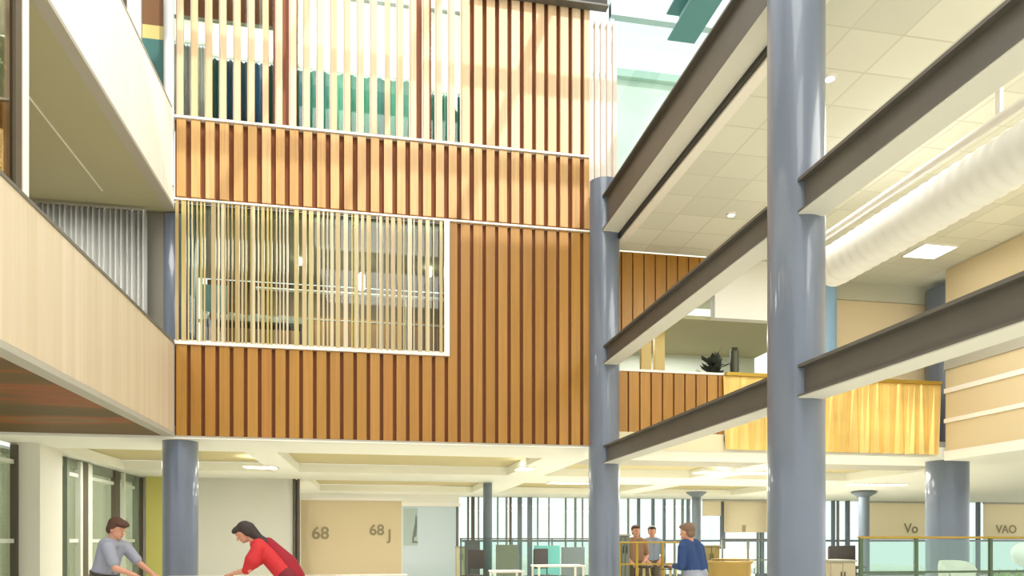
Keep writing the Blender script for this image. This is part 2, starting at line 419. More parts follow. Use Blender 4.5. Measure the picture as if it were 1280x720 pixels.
e0 = onY(833, 50, 12.2); e1 = onY(868, 55, 12.2)
zb = (e0.z + e1.z) / 2
place(B(e0.x + 0.02, e1.x, 8.0, 12.2, zb, zb + 0.03).build('lower_flange', M_teal), rb)
place(B((e0.x + e1.x) / 2 - 0.03, (e0.x + e1.x) / 2 + 0.03, 8.0, 12.2, zb + 0.03, zb + 0.45).build('web', mat('pale_teal', (160, 200, 202), 0.4)), rb)
place(B(e0.x, e1.x, 8.0, 12.2, zb + 0.45, zb + 0.48).build('upper_flange', M_teal), rb)

# ---------------------------------------------------------------- left galleries
XB = -5.95
g1 = thing('balcony', 'cream boarded balcony front on the left, lower of the two', 'balcony', (XL, 5, ZS))
place(B(XL - 0.12, XL, -3, YF + 0.02, ZS + 0.05, ZP - 0.02).build('parapet', M_cream), g1)
place(B(XL - 0.16, XL + 0.012, -3, YF - 0.01, ZP - 0.02, ZP + 0.015).build('cap_rail', mat('cap_grey', (108, 106, 96), 0.5)), g1)
place(B(XL - 0.16, XL + 0.005, -3, YF + 0.01, ZS - 0.02, ZS + 0.045).build('edge_strip', M_edge), g1)
place(B(XB, XL - 0.16, -3, YF, ZS + 0.03, ZS + 0.28).build('slab', M_oliveceil), g1)
place(B(XB, XL - 0.16, -3, YF, ZS + 0.28, ZS + 0.3).build('bounce_floor', M_floor), g1)  # unseen pale layer added to bounce light onto the olive ceiling
# timber soffit with glossy reflections painted in as swirls
def soffit_mat():
    m = bpy.data.materials.new('soffit_reflections'); m.use_nodes = True
    nt = m.node_tree; N = nt.nodes; L = nt.links; b = N['Principled BSDF']
    b.inputs['Roughness'].default_value = 0.5; b.inputs['Specular IOR Level'].default_value = 0.2
    tc = N.new('ShaderNodeTexCoord'); mp = N.new('ShaderNodeMapping'); L.new(tc.outputs['Object'], mp.inputs[0]); mp.inputs['Scale'].default_value = (0.35, 1.5, 1)
    n = N.new('ShaderNodeTexNoise'); n.inputs['Scale'].default_value = 0.9; n.inputs['Detail'].default_value = 2; L.new(mp.outputs[0], n.inputs['Vector'])
    r = N.new('ShaderNodeValToRGB'); L.new(n.outputs['Fac'], r.inputs['Fac'])
    r.color_ramp.elements[0].position = 0.3; r.color_ramp.elements[0].color = lin((88, 70, 28))
    r.color_ramp.elements[1].position = 0.5; r.color_ramp.elements[1].color = lin((104, 76, 28))
    e = r.color_ramp.elements.new(0.56); e.color = lin((140, 72, 22))
    e = r.color_ramp.elements.new(0.62); e.color = lin((124, 100, 52))
    e = r.color_ramp.elements.new(0.68); e.color = lin((114, 74, 26))
    L.new(r.outputs['Color'], b.inputs['Base Color']); return m
place(B(XB, XL - 0.16, -3, YF, ZS - 0.01, ZS + 0.03).build('timber_soffit', soffit_mat()), g1)
g2 = thing('balcony', 'ivory white balcony front on the left, upper of the two', 'balcony', (XL, 5, ZC2))
place(B(XL - 0.12, XL, -3, YF + 0.02, ZC2 + 0.03, ZP2).build('parapet', M_creamU), g2)
place(B(XL - 0.14, XL + 0.008, -3, YF - 0.01, ZC2 - 0.02, ZC2 + 0.03).build('edge_strip', M_edge), g2)
place(B(XL - 0.15, XL + 0.008, -3, YF - 0.01, ZP2, ZP2 + 0.03).build('cap_rail', M_edge), g2)
place(B(XB, XL - 0.14, -3, YF, ZC2 - 0.01, ZC2 + 0.3).build('slab', M_oliveceil), g2)
mb = MB(); mb.box(XL - 0.9, XL - 0.88, 4, 11.9, ZC2 - 0.02, ZC2 - 0.01)
place(mb.build('ceiling_strip', M_trim), g2)
struct('wall_left', MB().box(XB - 0.15, XB, -3, 12.35, ZS, ZTOP), M_brown)
struct('wall_gallery_end', MB().box(XB, XL - 0.15, YF + 0.22, YF + 0.3, ZS + 0.3, ZC2).box(XB, XL - 0.35, YF + 0.42, YF + 0.5, ZC2 + 0.3, ZTOP), mat('gallery_end_grey', (120, 116, 104), 0.7))
# pleated silver curtain in the lower gallery
mb = MB(); n = 220; vs = []; fs = []
x0, x1 = XB + 0.3, XL - 0.42
for i in range(n + 1):
    xx = x0 + (x1 - x0) * i / n; yy = YF + 0.06 + 0.05 * math.sin(i * 0.75) + 0.02 * math.sin(i * 0.31)
    vs += [(xx, yy, ZS + 0.32), (xx, yy, ZC2 - 0.06)]
for i in range(n): fs.append((2*i, 2*i+2, 2*i+3, 2*i+1))
mb.add(vs, fs, True); o = mb.build('curtain', M_silver); tag(o, 'pleated silver grey curtain at the end of the lower left balcony', 'curtain')
s_ = o.modifiers.new('thick', 'SOLIDIFY'); s_.thickness = 0.005
o = MB().tube((x0, YF + 0.06, ZC2 - 0.04), (x1, YF + 0.06, ZC2 - 0.04), 0.02, n=10).build('curtain_track', M_edge); tag(o, 'thin grey curtain track above the pleated silver curtain', 'curtain track')
# glazed screen above the near part of the lower balcony
wl = empty_struct('window_4')
B(XL - 0.07, XL - 0.055, -3, 7.35, ZP + 0.015, ZC2 - 0.02).build('pane', M_glassb, wl)
B(XL - 0.10, XL - 0.02, 7.36, 7.47, ZP + 0.015, ZC2 - 0.02).build('white_post', M_trim, wl)
B(XL - 0.10, XL - 0.03, 7.24, 7.355, ZP + 0.015, ZC2 - 0.02).build('brown_post', M_mulld, wl)
struct('wall_partition', B(XL - 1.5, XL - 1.4, -3, 7.35, ZS + 0.3, ZC2 - 0.01), M_brown)
o = MB().ball((XL - 0.55, 6.55, 4.62), (0.3, 0.35, 0.28)); 
sf = thing('armchair', 'pale green chair back behind the glass of the lower left balcony', 'chair', (XL - 0.7, 6.5, ZS + 0.3))
z0 = ZS + 0.3
place(B(XL - 0.95, XL - 0.35, 6.2, 6.9, z0 + 0.25, z0 + 0.45).build('seat', mat('pale_green_fabric', (196, 214, 170), 0.8), bevel=0.05), sf)
place(B(XL - 0.45, XL - 0.3, 6.2, 6.9, z0 + 0.46, z0 + 1.3).build('backrest', MATS['pale_green_fabric'], bevel=0.05), sf)
for (qx, qy) in ((-0.9, 6.25), (-0.4, 6.25), (-0.9, 6.85), (-0.4, 6.85)):
    place(MB().tube((XL + qx, qy, z0), (XL + qx, qy, z0 + 0.25), 0.02, n=8).build('leg', M_dark), sf)
# above the upper balcony: white post, teal window
wu = empty_struct('window_5')
yy = YF + 0.3
xa, xb, xc = X_at(160, yy), X_at(178, yy), X_at(206, yy)
B(xb, xc, yy, yy + 0.02, 8.1, 9.5).build('lower_panel', mat('teal_panel', (70, 120, 116), 0.3), wu)
B(xb, xc, yy, yy + 0.02, 9.5, 9.72).build('middle_panel', mat('yellow_pale', (220, 204, 130), 0.4), wu)
B(xb, xc, yy, yy + 0.02, 9.72, ZTOP).build('upper_panel', mat('brown_panel', (128, 88, 50), 0.4), wu)
B(xa, xb - 0.01, yy - 0.05, yy + 0.02, 8.1, ZTOP).build('post', M_trim, wu)
o = MB().tube((X_at(211, YF - 0.1), YF - 0.1, ZC2 + 0.3), (X_at(211, YF - 0.1), YF - 0.1, ZTOP), 0.075).build('steel_post', mat('pale_post', (214, 216, 216), 0.4))
tag(o, 'pale round post between the upper left balcony and the facade', 'post')

# ---------------------------------------------------------------- columns
def column(x, y, r, z0, z1, label, m=M_steel, plates=()):
    t = thing('steel_column', label, 'column', (x, y, z0))
    MB().tube((0, 0, 0), (0, 0, z1 - z0), r, n=48).build('shaft', m, t)
    MB().tube((0, 0, 0), (0, 0, 0.03), r + 0.06, n=48).build('base_plate', m, t)
    return t
c1 = onD(995, HOR, 7.04); c2 = onD(755, HOR, 12.85); c0 = onD(225.5, HOR, 11.95)
XBm = 3.96
column(c1.x, c1.y, 0.262, 0, 11.9, 'blue-grey round column, the nearest and thickest, right of centre', M_steel)
column(c2.x, c2.y, 0.27, 0, 7.68, 'blue-grey round column at the right end of the timber facade', M_steel)
column(c0.x, c0.y, 0.27, 0, ZC2 - 0.02, 'blue-grey round column at the left end of the timber facade, under the balcony corner', M_steel)
c3 = onD(1184, HOR, 14.95); column(c3.x, c3.y, 0.39, 0, 6.55, 'broad blue-grey column at the far end of the right gallery wall', M_steel)
c4 = onY(1027, HOR, 12.85); column(c4.x, c4.y, 0.27, 3.4, 6.58, 'light blue column half hidden on the upper level behind the nearest column', M_lightblue)
c5 = onD(609.5, HOR, 20.2); column(c5.x, c5.y, 0.125, 0, 3.02, 'slender dark grey column standing in the ground floor hall', M_steel2)
def cap_col(px, zc, r, label):
    c = onD(px, HOR, zc); t = thing('steel_column', label, 'column', (c.x, c.y, 0))
    MB().tube((0, 0, 0), (0, 0, 2.85), r, n=24).build('shaft', M_steel2, t)
    MB().lathe((0, 0, 2.85), [(r, 0), (r * 2.2, 0.12), (r * 2.4, 0.17)]).build('capital', M_steel2, t)
cap_col(870.5, 24, 0.14, 'grey column with flared head in the far hall, right of the facade column')
cap_col(1080, 24, 0.17, 'grey column with flared head in the far hall, beside the beige blinds')

# ---------------------------------------------------------------- steel I-beams along the column row
def ibeam(label, y0, y1, z0, z1, strip=True, fw=0.26):
    t = thing('steel_beam', label, 'beam', (XBm, (y0 + y1) / 2, z0))
    xm = XBm
    place(B(xm - fw/2, xm + fw/2, y0, y1, z1 - 0.03, z1).build('upper_flange', M_beam), t)
    place(B(xm - 0.07, xm + 0.07, y0, y1, z0 + 0.03, z1 - 0.03).build('web', M_beam), t)
    place(B(xm - fw/2, xm + fw/2, y0, y1, z0 + 0.012, z0 + 0.03).build('lower_flange', M_beam), t)
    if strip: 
        s = place(B(xm - fw/2 + 0.005, xm + fw/2, y0, y1, z0, z0 + 0.012).build('lit_underside', M_strip), t); s['label'] = 'underside painted pale with bounced light'
    return t
yA0, yA1 = c1.y + 0.24, c2.y - 0.26
yB0, yB1 = -2.0, c1.y - 0.24
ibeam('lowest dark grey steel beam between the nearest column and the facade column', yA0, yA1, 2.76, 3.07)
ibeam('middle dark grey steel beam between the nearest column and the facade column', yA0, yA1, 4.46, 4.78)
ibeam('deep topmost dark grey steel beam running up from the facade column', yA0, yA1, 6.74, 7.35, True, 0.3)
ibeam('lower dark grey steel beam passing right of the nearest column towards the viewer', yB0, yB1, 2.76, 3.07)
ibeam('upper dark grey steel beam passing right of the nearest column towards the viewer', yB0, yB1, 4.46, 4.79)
# end plates
for (cx_, yb_, zz0, zz1, lab) in (): pass

# ---------------------------------------------------------------- right side: tiled ceiling, duct, gallery wall
ZCR = 6.66
XG = 10.8
cr = struct('ceiling_right', B(4.3, 16, -3, 12.62, ZCR, ZCR + 0.1), M_ceilR)
struct('trim_5', B(4.16, 4.3, -3, 12.62, ZCR - 0.01, ZCR + 0.12), M_trim)
struct('trim_6', B(4.12, 4.16, -3, 12.62, ZCR + 0.02, ZCR + 0.1), M_dark)
struct('ceiling_gallery_far', B(6.1, 16, 12.62, 15.5, ZCR, ZCR + 0.1), M_ceilR)
# fabric air duct
da = onX(1280, 132, 6.35); 
XD = 6.3
ztop = EYE + (HOR - 132) / FPX * (XD / (SY + (640 / FPX) * CY)); zbot = EYE + (HOR - 212) / FPX * ((XD + 0.1) / (SY + (640 / FPX) * CY))
rd = (ztop - zbot) / 2; zd = (ztop + zbot) / 2
dt = thing('air_duct', 'long white ribbed fabric air duct under the right hand ceiling', 'duct', (XD + rd, 4, zd))
y0d, y1d = -3.0, onX(1040, 330, XD + rd).y
vs = []; fs = []; ny = 300; nn = 32
for k in range(ny + 1):
    y = y0d + (y1d - y0d) * k / ny; rr = rd * (1 + 0.035 * math.sin(k * PI / 2))
    for i in range(nn):
        a = 2 * PI * i / nn; vs.append((XD + rd + rr * math.cos(a), y, zd + rr * math.sin(a)))
for k in range(ny):
    for i in range(nn):
        j = (i + 1) % nn; fs.append((k*nn+i, k*nn+j, (k+1)*nn+j, (k+1)*nn+i))
mb = MB(); mb.add(vs, fs, True); mb.add(vs[:nn], [tuple(range(nn))]); mb.add(vs[-nn:], [tuple(range(nn))[::-1]])
place(mb.build('sleeve', M_duct), dt)
place(MB().tube((XD + 0.02, y0d, zd + rd + 0.05), (XD + 0.02, y1d, zd + rd + 0.05), 0.05, n=12).build('hanging_rail', M_trim), dt)
for y in (0.5, 2.5, 4.5, 6.5):
    place(B(XD + 0.0, XD + 0.04, y, y + 0.06, zd + rd + 0.09, ZCR).build('hanger', M_trim), dt)
# right gallery wall with horizontal bands
mb = MB(); 
mb.box(XG, XG + 0.2, -3, 12.4, ZS, ZCR - 0.01)
struct('wall_right', mb, M_beige)
for i, (z0, z1) in enumerate(((3.10, 3.16), (3.70, 3.78), (4.27, 4.36), (4.72, 4.9))):
    struct('trim_%d' % (7 + i), B(XG - 0.03, XG, -3, 12.41, z0, z1), M_trim if i < 3 else M_edge)
struct('ceiling_right_ground', B(XG - 0.03, 22, -3, 12.4, ZS - 0.12, ZS), M_groundceil)
# far gallery: parapets, back wall
YP = 12.5
XA = X_at(772, YP); XM = X_at(905, YP); XE = X_at(1172, YP)
fp = thing('parapet', 'orange timber boarded parapet on the upper level, right of the facade column', 'parapet', (XA, YP, ZS))
place(B(XA, XM, YP + 0.03, YP + 0.1, 3.38, 4.46).build('backing', M_groove), fp)
place(vboards(XA, XM, 3.38, 4.46, YP, width=0.185, period=0.2145, depth=0.03, base=XA, off=0.0).build('boards', M_orange), fp)
place(B(XA, XM, YP - 0.02, YP + 0.12, 4.46, 4.5).build('cap_rail', M_trim), fp)
place(B(XA, XM, YP, YP + 0.1, 3.06, 3.38).build('cream_fascia', mat('cream_fascia', (226, 214, 178), 0.6)), fp)
gp = thing('parapet', 'golden metal panel parapet on the upper level, behind the nearest column', 'parapet', (XM, YP, ZS))
mb = MB()
nseg = 60
for i in range(nseg):
    a = XM + (XE - XM) * i / nseg; b = XM + (XE - XM) * (i + 1) / nseg
    d0 = 0.025 * math.sin(i * 1.9) + 0.015 * math.sin(i * 4.3); d1 = 0.025 * math.sin((i + 1) * 1.9) + 0.015 * math.sin((i + 1) * 4.3)
    mb.add([(a, YP - 0.06 + d0, 3.1), (b, YP - 0.06 + d1, 3.1), (b + 0.05 * math.sin(i), YP - 0.06 + d1 * 0.3, 4.44), (a + 0.05 * math.sin(i - 1), YP - 0.06 + d0 * 0.3, 4.44)], [(0, 1, 2, 3)])
o = mb.build('gold_sheet', M_gold); o.modifiers.new('t', 'SOLIDIFY').thickness = 0.01; place(o, gp)
place(B(XM, XE, YP - 0.12, YP + 0.02, 4.44, 4.5).build('cap_rail', M_brass), gp)
struct('floor_gallery', B(XA, 16, YP + 0.15, 15.5, 3.1, 3.38), M_edge)
# timber wall above the parapet
tw = thing('timber_cladding', 'orange timber board panel hanging under the ceiling right of the facade column', 'wall cladding', (XA, 12.6, 5))
XT = X_at(893, 12.62)
mb = MB(); mk = MB(); x = XA - 0.1
while x < XT - 0.05:
    x1_ = min(x + 0.2145, XT); zb1 = 5.12 + (x - XA) / (XT - XA) * 0.98
    mb.box(x, x1_, 12.66, 12.8, zb1 + 0.02, ZCR - 0.01); mk.box(x + 0.012, x1_ - 0.012, 12.63, 12.66, zb1, ZCR - 0.02); x += 0.2145
place(mb.build('backing', M_groove), tw); place(mk.build('boards', M_orange), tw)
struct('ceiling_gallery', B(XA - 0.1, 8.4, 12.8, 15.5, 5.55, 5.62), M_oliveceil)
struct('wall_gallery', MB().box(XA - 0.1, 8.4, 15.3, 15.45, 3.4, 5.55), mat('pale_green_white', (216, 226, 212), 0.5))
struct('wall_gallery_fascia', B(XT + 0.01, 8.4, 12.62, 12.8, 5.55, ZCR - 0.01), M_white)
struct('wall_gallery_right', MB().box(8.4, XG + 0.4, 13.4, 13.55, 3.4, ZCR - 0.35), M_beige)
struct('wall_gallery_band', MB().box(8.4, XG + 0.4, 13.35, 13.55, ZCR - 0.35, ZCR), mat('grey_olive_band', (190, 188, 166), 0.7))
for i, px in enumerate((808, 825)):
    xx = X_at(px, 13.4)
    o = B(xx - 0.1, xx + 0.1, 13.4, 13.5, 3.38, 5.55).build('timber_post', mat('pale_yellow_timber', (232, 206, 130), 0.5)); tag(o, ('left' if i == 0 else 'right') + ' one of two pale yellow timber posts above the timber parapet', 'post')
# dark sculptures on the parapet ledge
c = onY(892, 462, 12.95)
pl = thing('potted_plant', 'dark leafy plant in a pot on the upper level behind the timber parapet', 'plant', (c.x, 12.95, 3.38))
MB().lathe((0, 0, 0), [(0.12, 0), (0.17, 0.05), (0.17, 1.02), (0.15, 1.04)], 18).build('pot', M_dark, pl)
mb = MB(); random.seed(3)
for i in range(70):
    a = random.uniform(0, 2 * PI); e = random.uniform(0.1, 1.3); l = random.uniform(0.14, 0.36)
    d = Vector((math.cos(a) * math.cos(e), math.sin(a) * math.cos(e), math.sin(e))); base = Vector((random.uniform(-.08, .08), 0, random.uniform(1.1, 1.4)))
    tip = base + d * l; sd_ = d.cross(Vector((0, 0, 1))).normalized() * 0.06; mid = base + d * l * 0.65
    mb.add([base, mid + sd_, tip, mid - sd_], [(0, 1, 2, 3)])
o = mb.build('foliage', mat('dark_leaf', (58, 66, 54), 0.6), pl); o.modifiers.new('t', 'SOLIDIFY').thickness = 0.004
MB().tube((0, 0, 0.9), (0, 0, 1.4), 0.02, n=8).build('stem', M_dark, pl)
c = onY(918, 462, 12.85)
vs_ = thing('vase', 'tall dark cylindrical vase beside the dark plant on the upper level', 'vase', (c.x, 12.85, 3.38))
MB().lathe((0, 0, 0), [(0.07, 0), (0.085, 0.04), (0.085, 1.6), (0.06, 1.66), (0.04, 1.65)], 20).build('body', mat('dark_olive', (70, 72, 52), 0.5), vs_)
MB().lathe((0, 0, 1.65), [(0.05, 0), (0.06, 0.02), (0.06, 0.04)], 16).build('rim', M_dark, vs_)

# square ceiling light and downlights
def ceil_light(name, label, x, y, z, sx, sy, m=M_lamp):
    t = thing(name, label, 'light', (x, y, z))
    MB().box(-sx, sx, -sy, -sy + 0.02, -0.03, 0).box(-sx, sx, sy - 0.02, sy, -0.03, 0).box(-sx, -sx + 0.02, -sy + 0.02, sy - 0.02, -0.03, 0).box(sx - 0.02, sx, -sy + 0.02, sy - 0.02, -0.03, 0).build('frame', M_trim, t)
    B(-sx + 0.02, sx - 0.02, -sy + 0.02, sy - 0.02, -0.022, -0.008).build('diffuser', m, t)
    return t
def onZ(px, py, Z):
    dx, dy, dz = ray(px, py); k = (Z - EYE) / dz; return Vector((dx * k, dy * k, Z))
q = onZ(1162, 313, ZCR); ceil_light('ceiling_light', 'square lit ceiling panel right of the white duct', q.x, q.y, ZCR, 0.34, 0.3)
def downlight(px, py, label, Z=ZCR):
    q = onZ(px, py, Z); t = thing('downlight', label, 'light', (q.x, q.y, Z))
    MB().lathe((0, 0, -0.03), [(0.05, 0), (0.075, 0.005), (0.08, 0.03)], 20).build('ring', M_trim, t)
    MB().tube((0, 0, -0.032), (0, 0, -0.028), 0.05, n=20).build('lens', M_lamp, t)
downlight(1037, 96, 'small round downlight in the tiled ceiling just right of the nearest column')
downlight(914, 267, 'small round downlight in the tiled ceiling left of the nearest column')

# ---------------------------------------------------------------- ground floor hall beyond the facade
ZG = 3.05
YE = 27.0
# ceiling with recessed panels
zz = ZG
mb = MB()
Y1, Y2 = 14.0, 17.9
recs = [(-5.6, -2.35), (-1.78, 3.2), (4.1, 8.0), (8.8, 12.5)]
mb.box(XB, 30, YF + 0.16, Y1, zz, zz + 0.2)
mb.box(XB, XL, YF, YF + 0.16, zz, zz + 0.2)
prev = XB
for (a, b) in recs:
    mb.box(prev, a, Y1, Y2, zz, zz + 0.2); prev = b
mb.box(prev, 30, Y1, Y2, zz, zz + 0.2)
mb.box(XB, 30, Y2, 20.2, zz, zz + 0.2)
prev = XB
for (a, b) in recs:
    mb.box(prev, a, 20.2, 24.5, zz, zz + 0.2); prev = b
mb.box(prev, 30, 20.2, 24.5, zz, zz + 0.2)
mb.box(XB, 30, 24.5, YE + 0.3, zz, zz + 0.2)
struct('ceiling', mb, M_groundceil)
mb = MB()
for (a, b) in recs: mb.box(a - 0.05, b + 0.05, Y1 - 0.05, Y2 + 0.05, zz + 0.21, zz + 0.24); mb.box(a - 0.05, b + 0.05, 20.15, 24.55, zz + 0.21, zz + 0.24)
struct('ceiling_recess', mb, M_tan_recess)
struct('trim_11', B(XL, XR + 0.2, YF - 0.0, YF + 0.16, ZG, ZS - 0.03), M_white)
# lights in that ceiling
q = onZ(326, 583, ZG); ceil_light('ceiling_light', 'lit rectangular ceiling light in the ground hall between the two tan recesses', q.x, q.y, ZG, 0.35, 0.28)
q = onZ(656, 585, ZG); ceil_light('ceiling_light', 'lit ceiling light in the ground hall left of the facade column', q.x, q.y, ZG, 0.2, 0.3)
q = onZ(720, 603, ZG); ceil_light('ceiling_light', 'wide lit ceiling light further back, beside the facade column', q.x, q.y, ZG, 0.8, 0.3)
q = onZ(1095, 605, ZG); ceil_light('ceiling_light', 'long lit ceiling light at the far right of the ground hall', q.x, q.y, ZG, 0.9, 0.25)
q = onZ(930, 590, ZG); ceil_light('ceiling_light', 'long lit ceiling light under the golden parapet', q.x, q.y, ZG, 1.2, 0.3)

# walls of the hall
struct('wall_hall_end', B(XB, X_at(366, 20), 20.0, 20.1, 0, ZG), M_greywall)
struct('wall_yellow', B(X_at(183, 19.9), X_at(206, 19.9), 19.86, 19.95, 0, ZG), M_yellow)
struct('door_1', MB().box(X_at(366, 20), X_at(369.5, 20), 19.95, 20.1, 0, ZG).box(X_at(372, 20), X_at(374.5, 20), 19.95, 20.1, 0, ZG), M_mulld)
struct('door_2', B(X_at(369.5, 20) + 0.005, X_at(372, 20) - 0.005, 20.0, 20.04, 0, ZG - 0.02), M_dark)
YW = 20.6
za = onY(380, 625, YW).z
wb = struct('wall_beige', B(X_at(376, YW), X_at(502, YW), YW, YW + 0.12, 0, za), M_beige)
struct('trim_12', B(X_at(390, YW), X_at(502, YW), YW - 0.05, YW + 0.1, za, za + 0.08), M_trim)
zb_ = onY(530, 633, YW).z
struct('wall_blue', B(X_at(503, YW), X_at(570, YW), YW, YW + 0.12, 0, zb_), M_bluepanel)
struct('trim_13', B(X_at(502, YW), X_at(575, YW), YW - 0.06, YW + 0.12, zb_, zb_ + 0.1), M_trim)
struct('trim_14', B(X_at(570, YW) + 0.01, X_at(573, YW), YW - 0.02, YW + 0.1, 0, zb_), M_steel2)
struct('wall_hall_white', B(XB, X_at(574, 26), 26.0, 26.1, 0, ZG), M_white)
# grey-green square and figure mark on the blue wall
a = onY(503.5, 634, YW - 0.01); b = onY(522, 682, YW - 0.01)
po = thing('wall_poster', 'grey-green poster with a dark figure mark on the pale blue wall', 'poster', (a.x, YW - 0.01, b.z))
place(B(a.x + 0.02, b.x, YW - 0.012, YW - 0.002, b.z, a.z - 0.02).build('sheet', mat('poster_grey_green', (176, 192, 186), 0.6)), po)
fx = (a.x + b.x) / 2 + 0.1
mk = MB(); 
prof = [(0, 0), (0.16, -0.0), (0.16, 0.05), (0.06, 0.06), (0.05, 0.14), (0.12, 0.2), (0.14, 0.55), (0.13, 0.75), (0.1, 0.8), (0.08, 0.55), (0.03, 0.3), (0.0, 0.1)]
n_ = len(prof); mk.add([(fx + u - 0.05, YW - 0.02, b.z + 0.07 + w) for u, w in prof] + [(fx + u - 0.05, YW - 0.013, b.z + 0.07 + w) for u, w in prof],
   [tuple(range(n_)), tuple(range(n_, 2 * n_))[::-1]] + [(i, i + n_, (i + 1) % n_ + n_, (i + 1) % n_) for i in range(n_)])
place(mk.build('figure_mark', mat('mark_grey', (120, 128, 122), 0.7)), po)

def lettering(txt, px, py, Y, hpx, label, m=M_text):
    cu = bpy.data.curves.new('lettering', 'FONT'); cu.body = txt; cu.extrude = 0.006; cu.align_x = 'CENTER'; cu.align_y = 'CENTER'
    p = onY(px, py, Y); zc_ = Y / ray(px, py)[1]
    cu.size = hpx * zc_ / FPX / 0.70; cu.offset = 0.008
    o = bpy.data.objects.new('lettering', cu); COL.objects.link(o)
    dg = bpy.context.evaluated_depsgraph_get(); me = bpy.data.meshes.new_from_object(o.evaluated_get(dg))
    bpy.data.objects.remove(o)
    o = bpy.data.objects.new('wall_lettering', me); COL.objects.link(o); me.materials.clear(); me.materials.append(m)
    o.location = p; o.rotation_euler = (R(90), 0, 0); tag(o, label, 'lettering'); return o
lettering('68', 400.5, 667, YW - 0.012, 15, 'dark figures at the left end of the beige wall')
lettering('68', 471, 663, YW - 0.012, 13, 'dark figures in the middle right of the beige wall')
lettering('J', 487, 669, YW - 0.012, 13, 'thin dark hooked stroke at the right end of the beige wall')
lettering('Vo', 1139, 661, YE - 0.28, 12, 'dark letters on the far beige blind left of the broad column')
lettering('VAO', 1258, 662, YE - 0.28, 10, 'dark letters on the far beige blind at the right edge')
lettering('ll', 930, 661, YE - 0.28, 8, 'small dark sign mark on the far beige blind left of the nearest column')

# left glazed wall of the hall (runs away from the viewer)
wg = empty_struct('window_6')
XWG = XB + 0.02
B(XWG, XWG + 0.02, 12.6, 19.8, 0, 2.98).build('pane', glass_mat('pale_green_glass', (240, 246, 232), 0.06), wg)
def yX(px, X=XWG + 0.06): return onX(px, HOR, X).y
def mull(p0, p1, m, dep=0.1, name='mullion'):
    a, b = sorted((yX(p0), yX(p1))); B(XWG + 0.03, XWG + 0.03 + dep, a, b, 0, 3.02).build(name, m, wg)
mull(96, 99, M_mullw); mull(99.5, 105.5, M_mulld); mull(106, 111, M_mullw)
mull(140.5, 146, M_mulld); mull(151, 153, M_mullw); mull(167, 170, M_mullg); mull(173, 177, M_mulld); mull(177.5, 181.5, M_mullg)
mull(79, 82, M_mullg); mull(15, 20, M_mulld); mull(21, 27, M_mullw, 0.12)
ya_, yb__ = yX(80), 19.8
for zt_ in (2.70, 1.40):
    B(XWG + 0.03, XWG + 0.09, ya_, yb__, zt_, zt_ + 0.07).build('transom', M_mullw, wg)
    B(XWG + 0.03, XWG + 0.09, 11.0, yX(28), zt_, zt_ + 0.07).build('transom', M_mullw, wg)
B(XWG + 0.03, XWG + 0.07, yX(28), 19.8, 2.86, 3.04).build('head', M_mullg, wg)
struct('wall_pillar', MB().box(XWG, XWG + 0.45, yX(50, XWG + 0.45), yX(78, XWG + 0.45), 0, 3.05), mat('pillar_white', (226, 224, 208), 0.6))
struct('wall_pillar_side', MB().box(XWG, XWG + 0.1, yX(28), yX(50, XWG + 0.45) - 0.005, 0, 3.05), mat('pillar_beige', (196, 192, 170), 0.6))
gd = thing('garden_wall', 'pale olive wall outside the left glazing', 'wall', (-9, 16, 0))
place(B(-9.2, -9, 8, 30, 0, 3.6).build('panel', mat('pale_olive_wall', (252, 252, 230), 0.8, var=0.08, vscale=0.6)), gd)
place(B(-9.25, -8.95, 8, 30, 3.6, 3.7).build('coping', M_edge), gd)

# far glazed wall
wf = empty_struct('window_7')
xs = X_at(575, YE)
mb = MB()
def fm(px, wpx, m, name='mullion', z1=ZG):
    a = X_at(px - wpx / 2, YE); b = X_at(px + wpx / 2, YE); B(a, b, YE - 0.08, YE + 0.04, 0, z1).build(name, m, wf)
for px, w, m in ((585, 2, M_mulld), (591, 4, M_mulld), (598, 1.5, M_mullg), (622, 1.5, M_mullg), (633, 2, M_mullg), (638, 2.5, M_mulld), (649.5, 5, M_steel2), (662, 5.5, M_steel2), (672, 1.2, M_mullg), (686, 1, M_mullg),
                 (707, 1.5, M_mullg), (719, 2, M_mullg), (728, 1, M_mullg), (785, 1.5, M_mullg), (798, 3, M_steel2), (816, 3, M_steel2), (830, 2.5, M_steel2), (843, 1.2, M_mullg), (853, 2, M_mullg), (860, 3, M_steel2),
                 (903, 5, M_steel2), (947, 1.5, M_mullg), (952, 4, M_steel2), (1041, 3, M_steel2), (1047, 1.5, M_mullg), (1059, 4, M_steel2), (1209, 2, M_mullg), (1222, 3.5, M_steel2)):
    fm(px, w, m)
B(xs, 30, YE - 0.06, YE + 0.02, 1.38, 1.46).build('transom', M_steel2, wf)
B(xs, 30, YE - 0.06, YE + 0.02, 0, 0.12).build('sill', M_steel2, wf)
B(xs, 30, YE + 0.05, YE + 0.06, 0.1, ZG).build('pane', M_glass, wf)
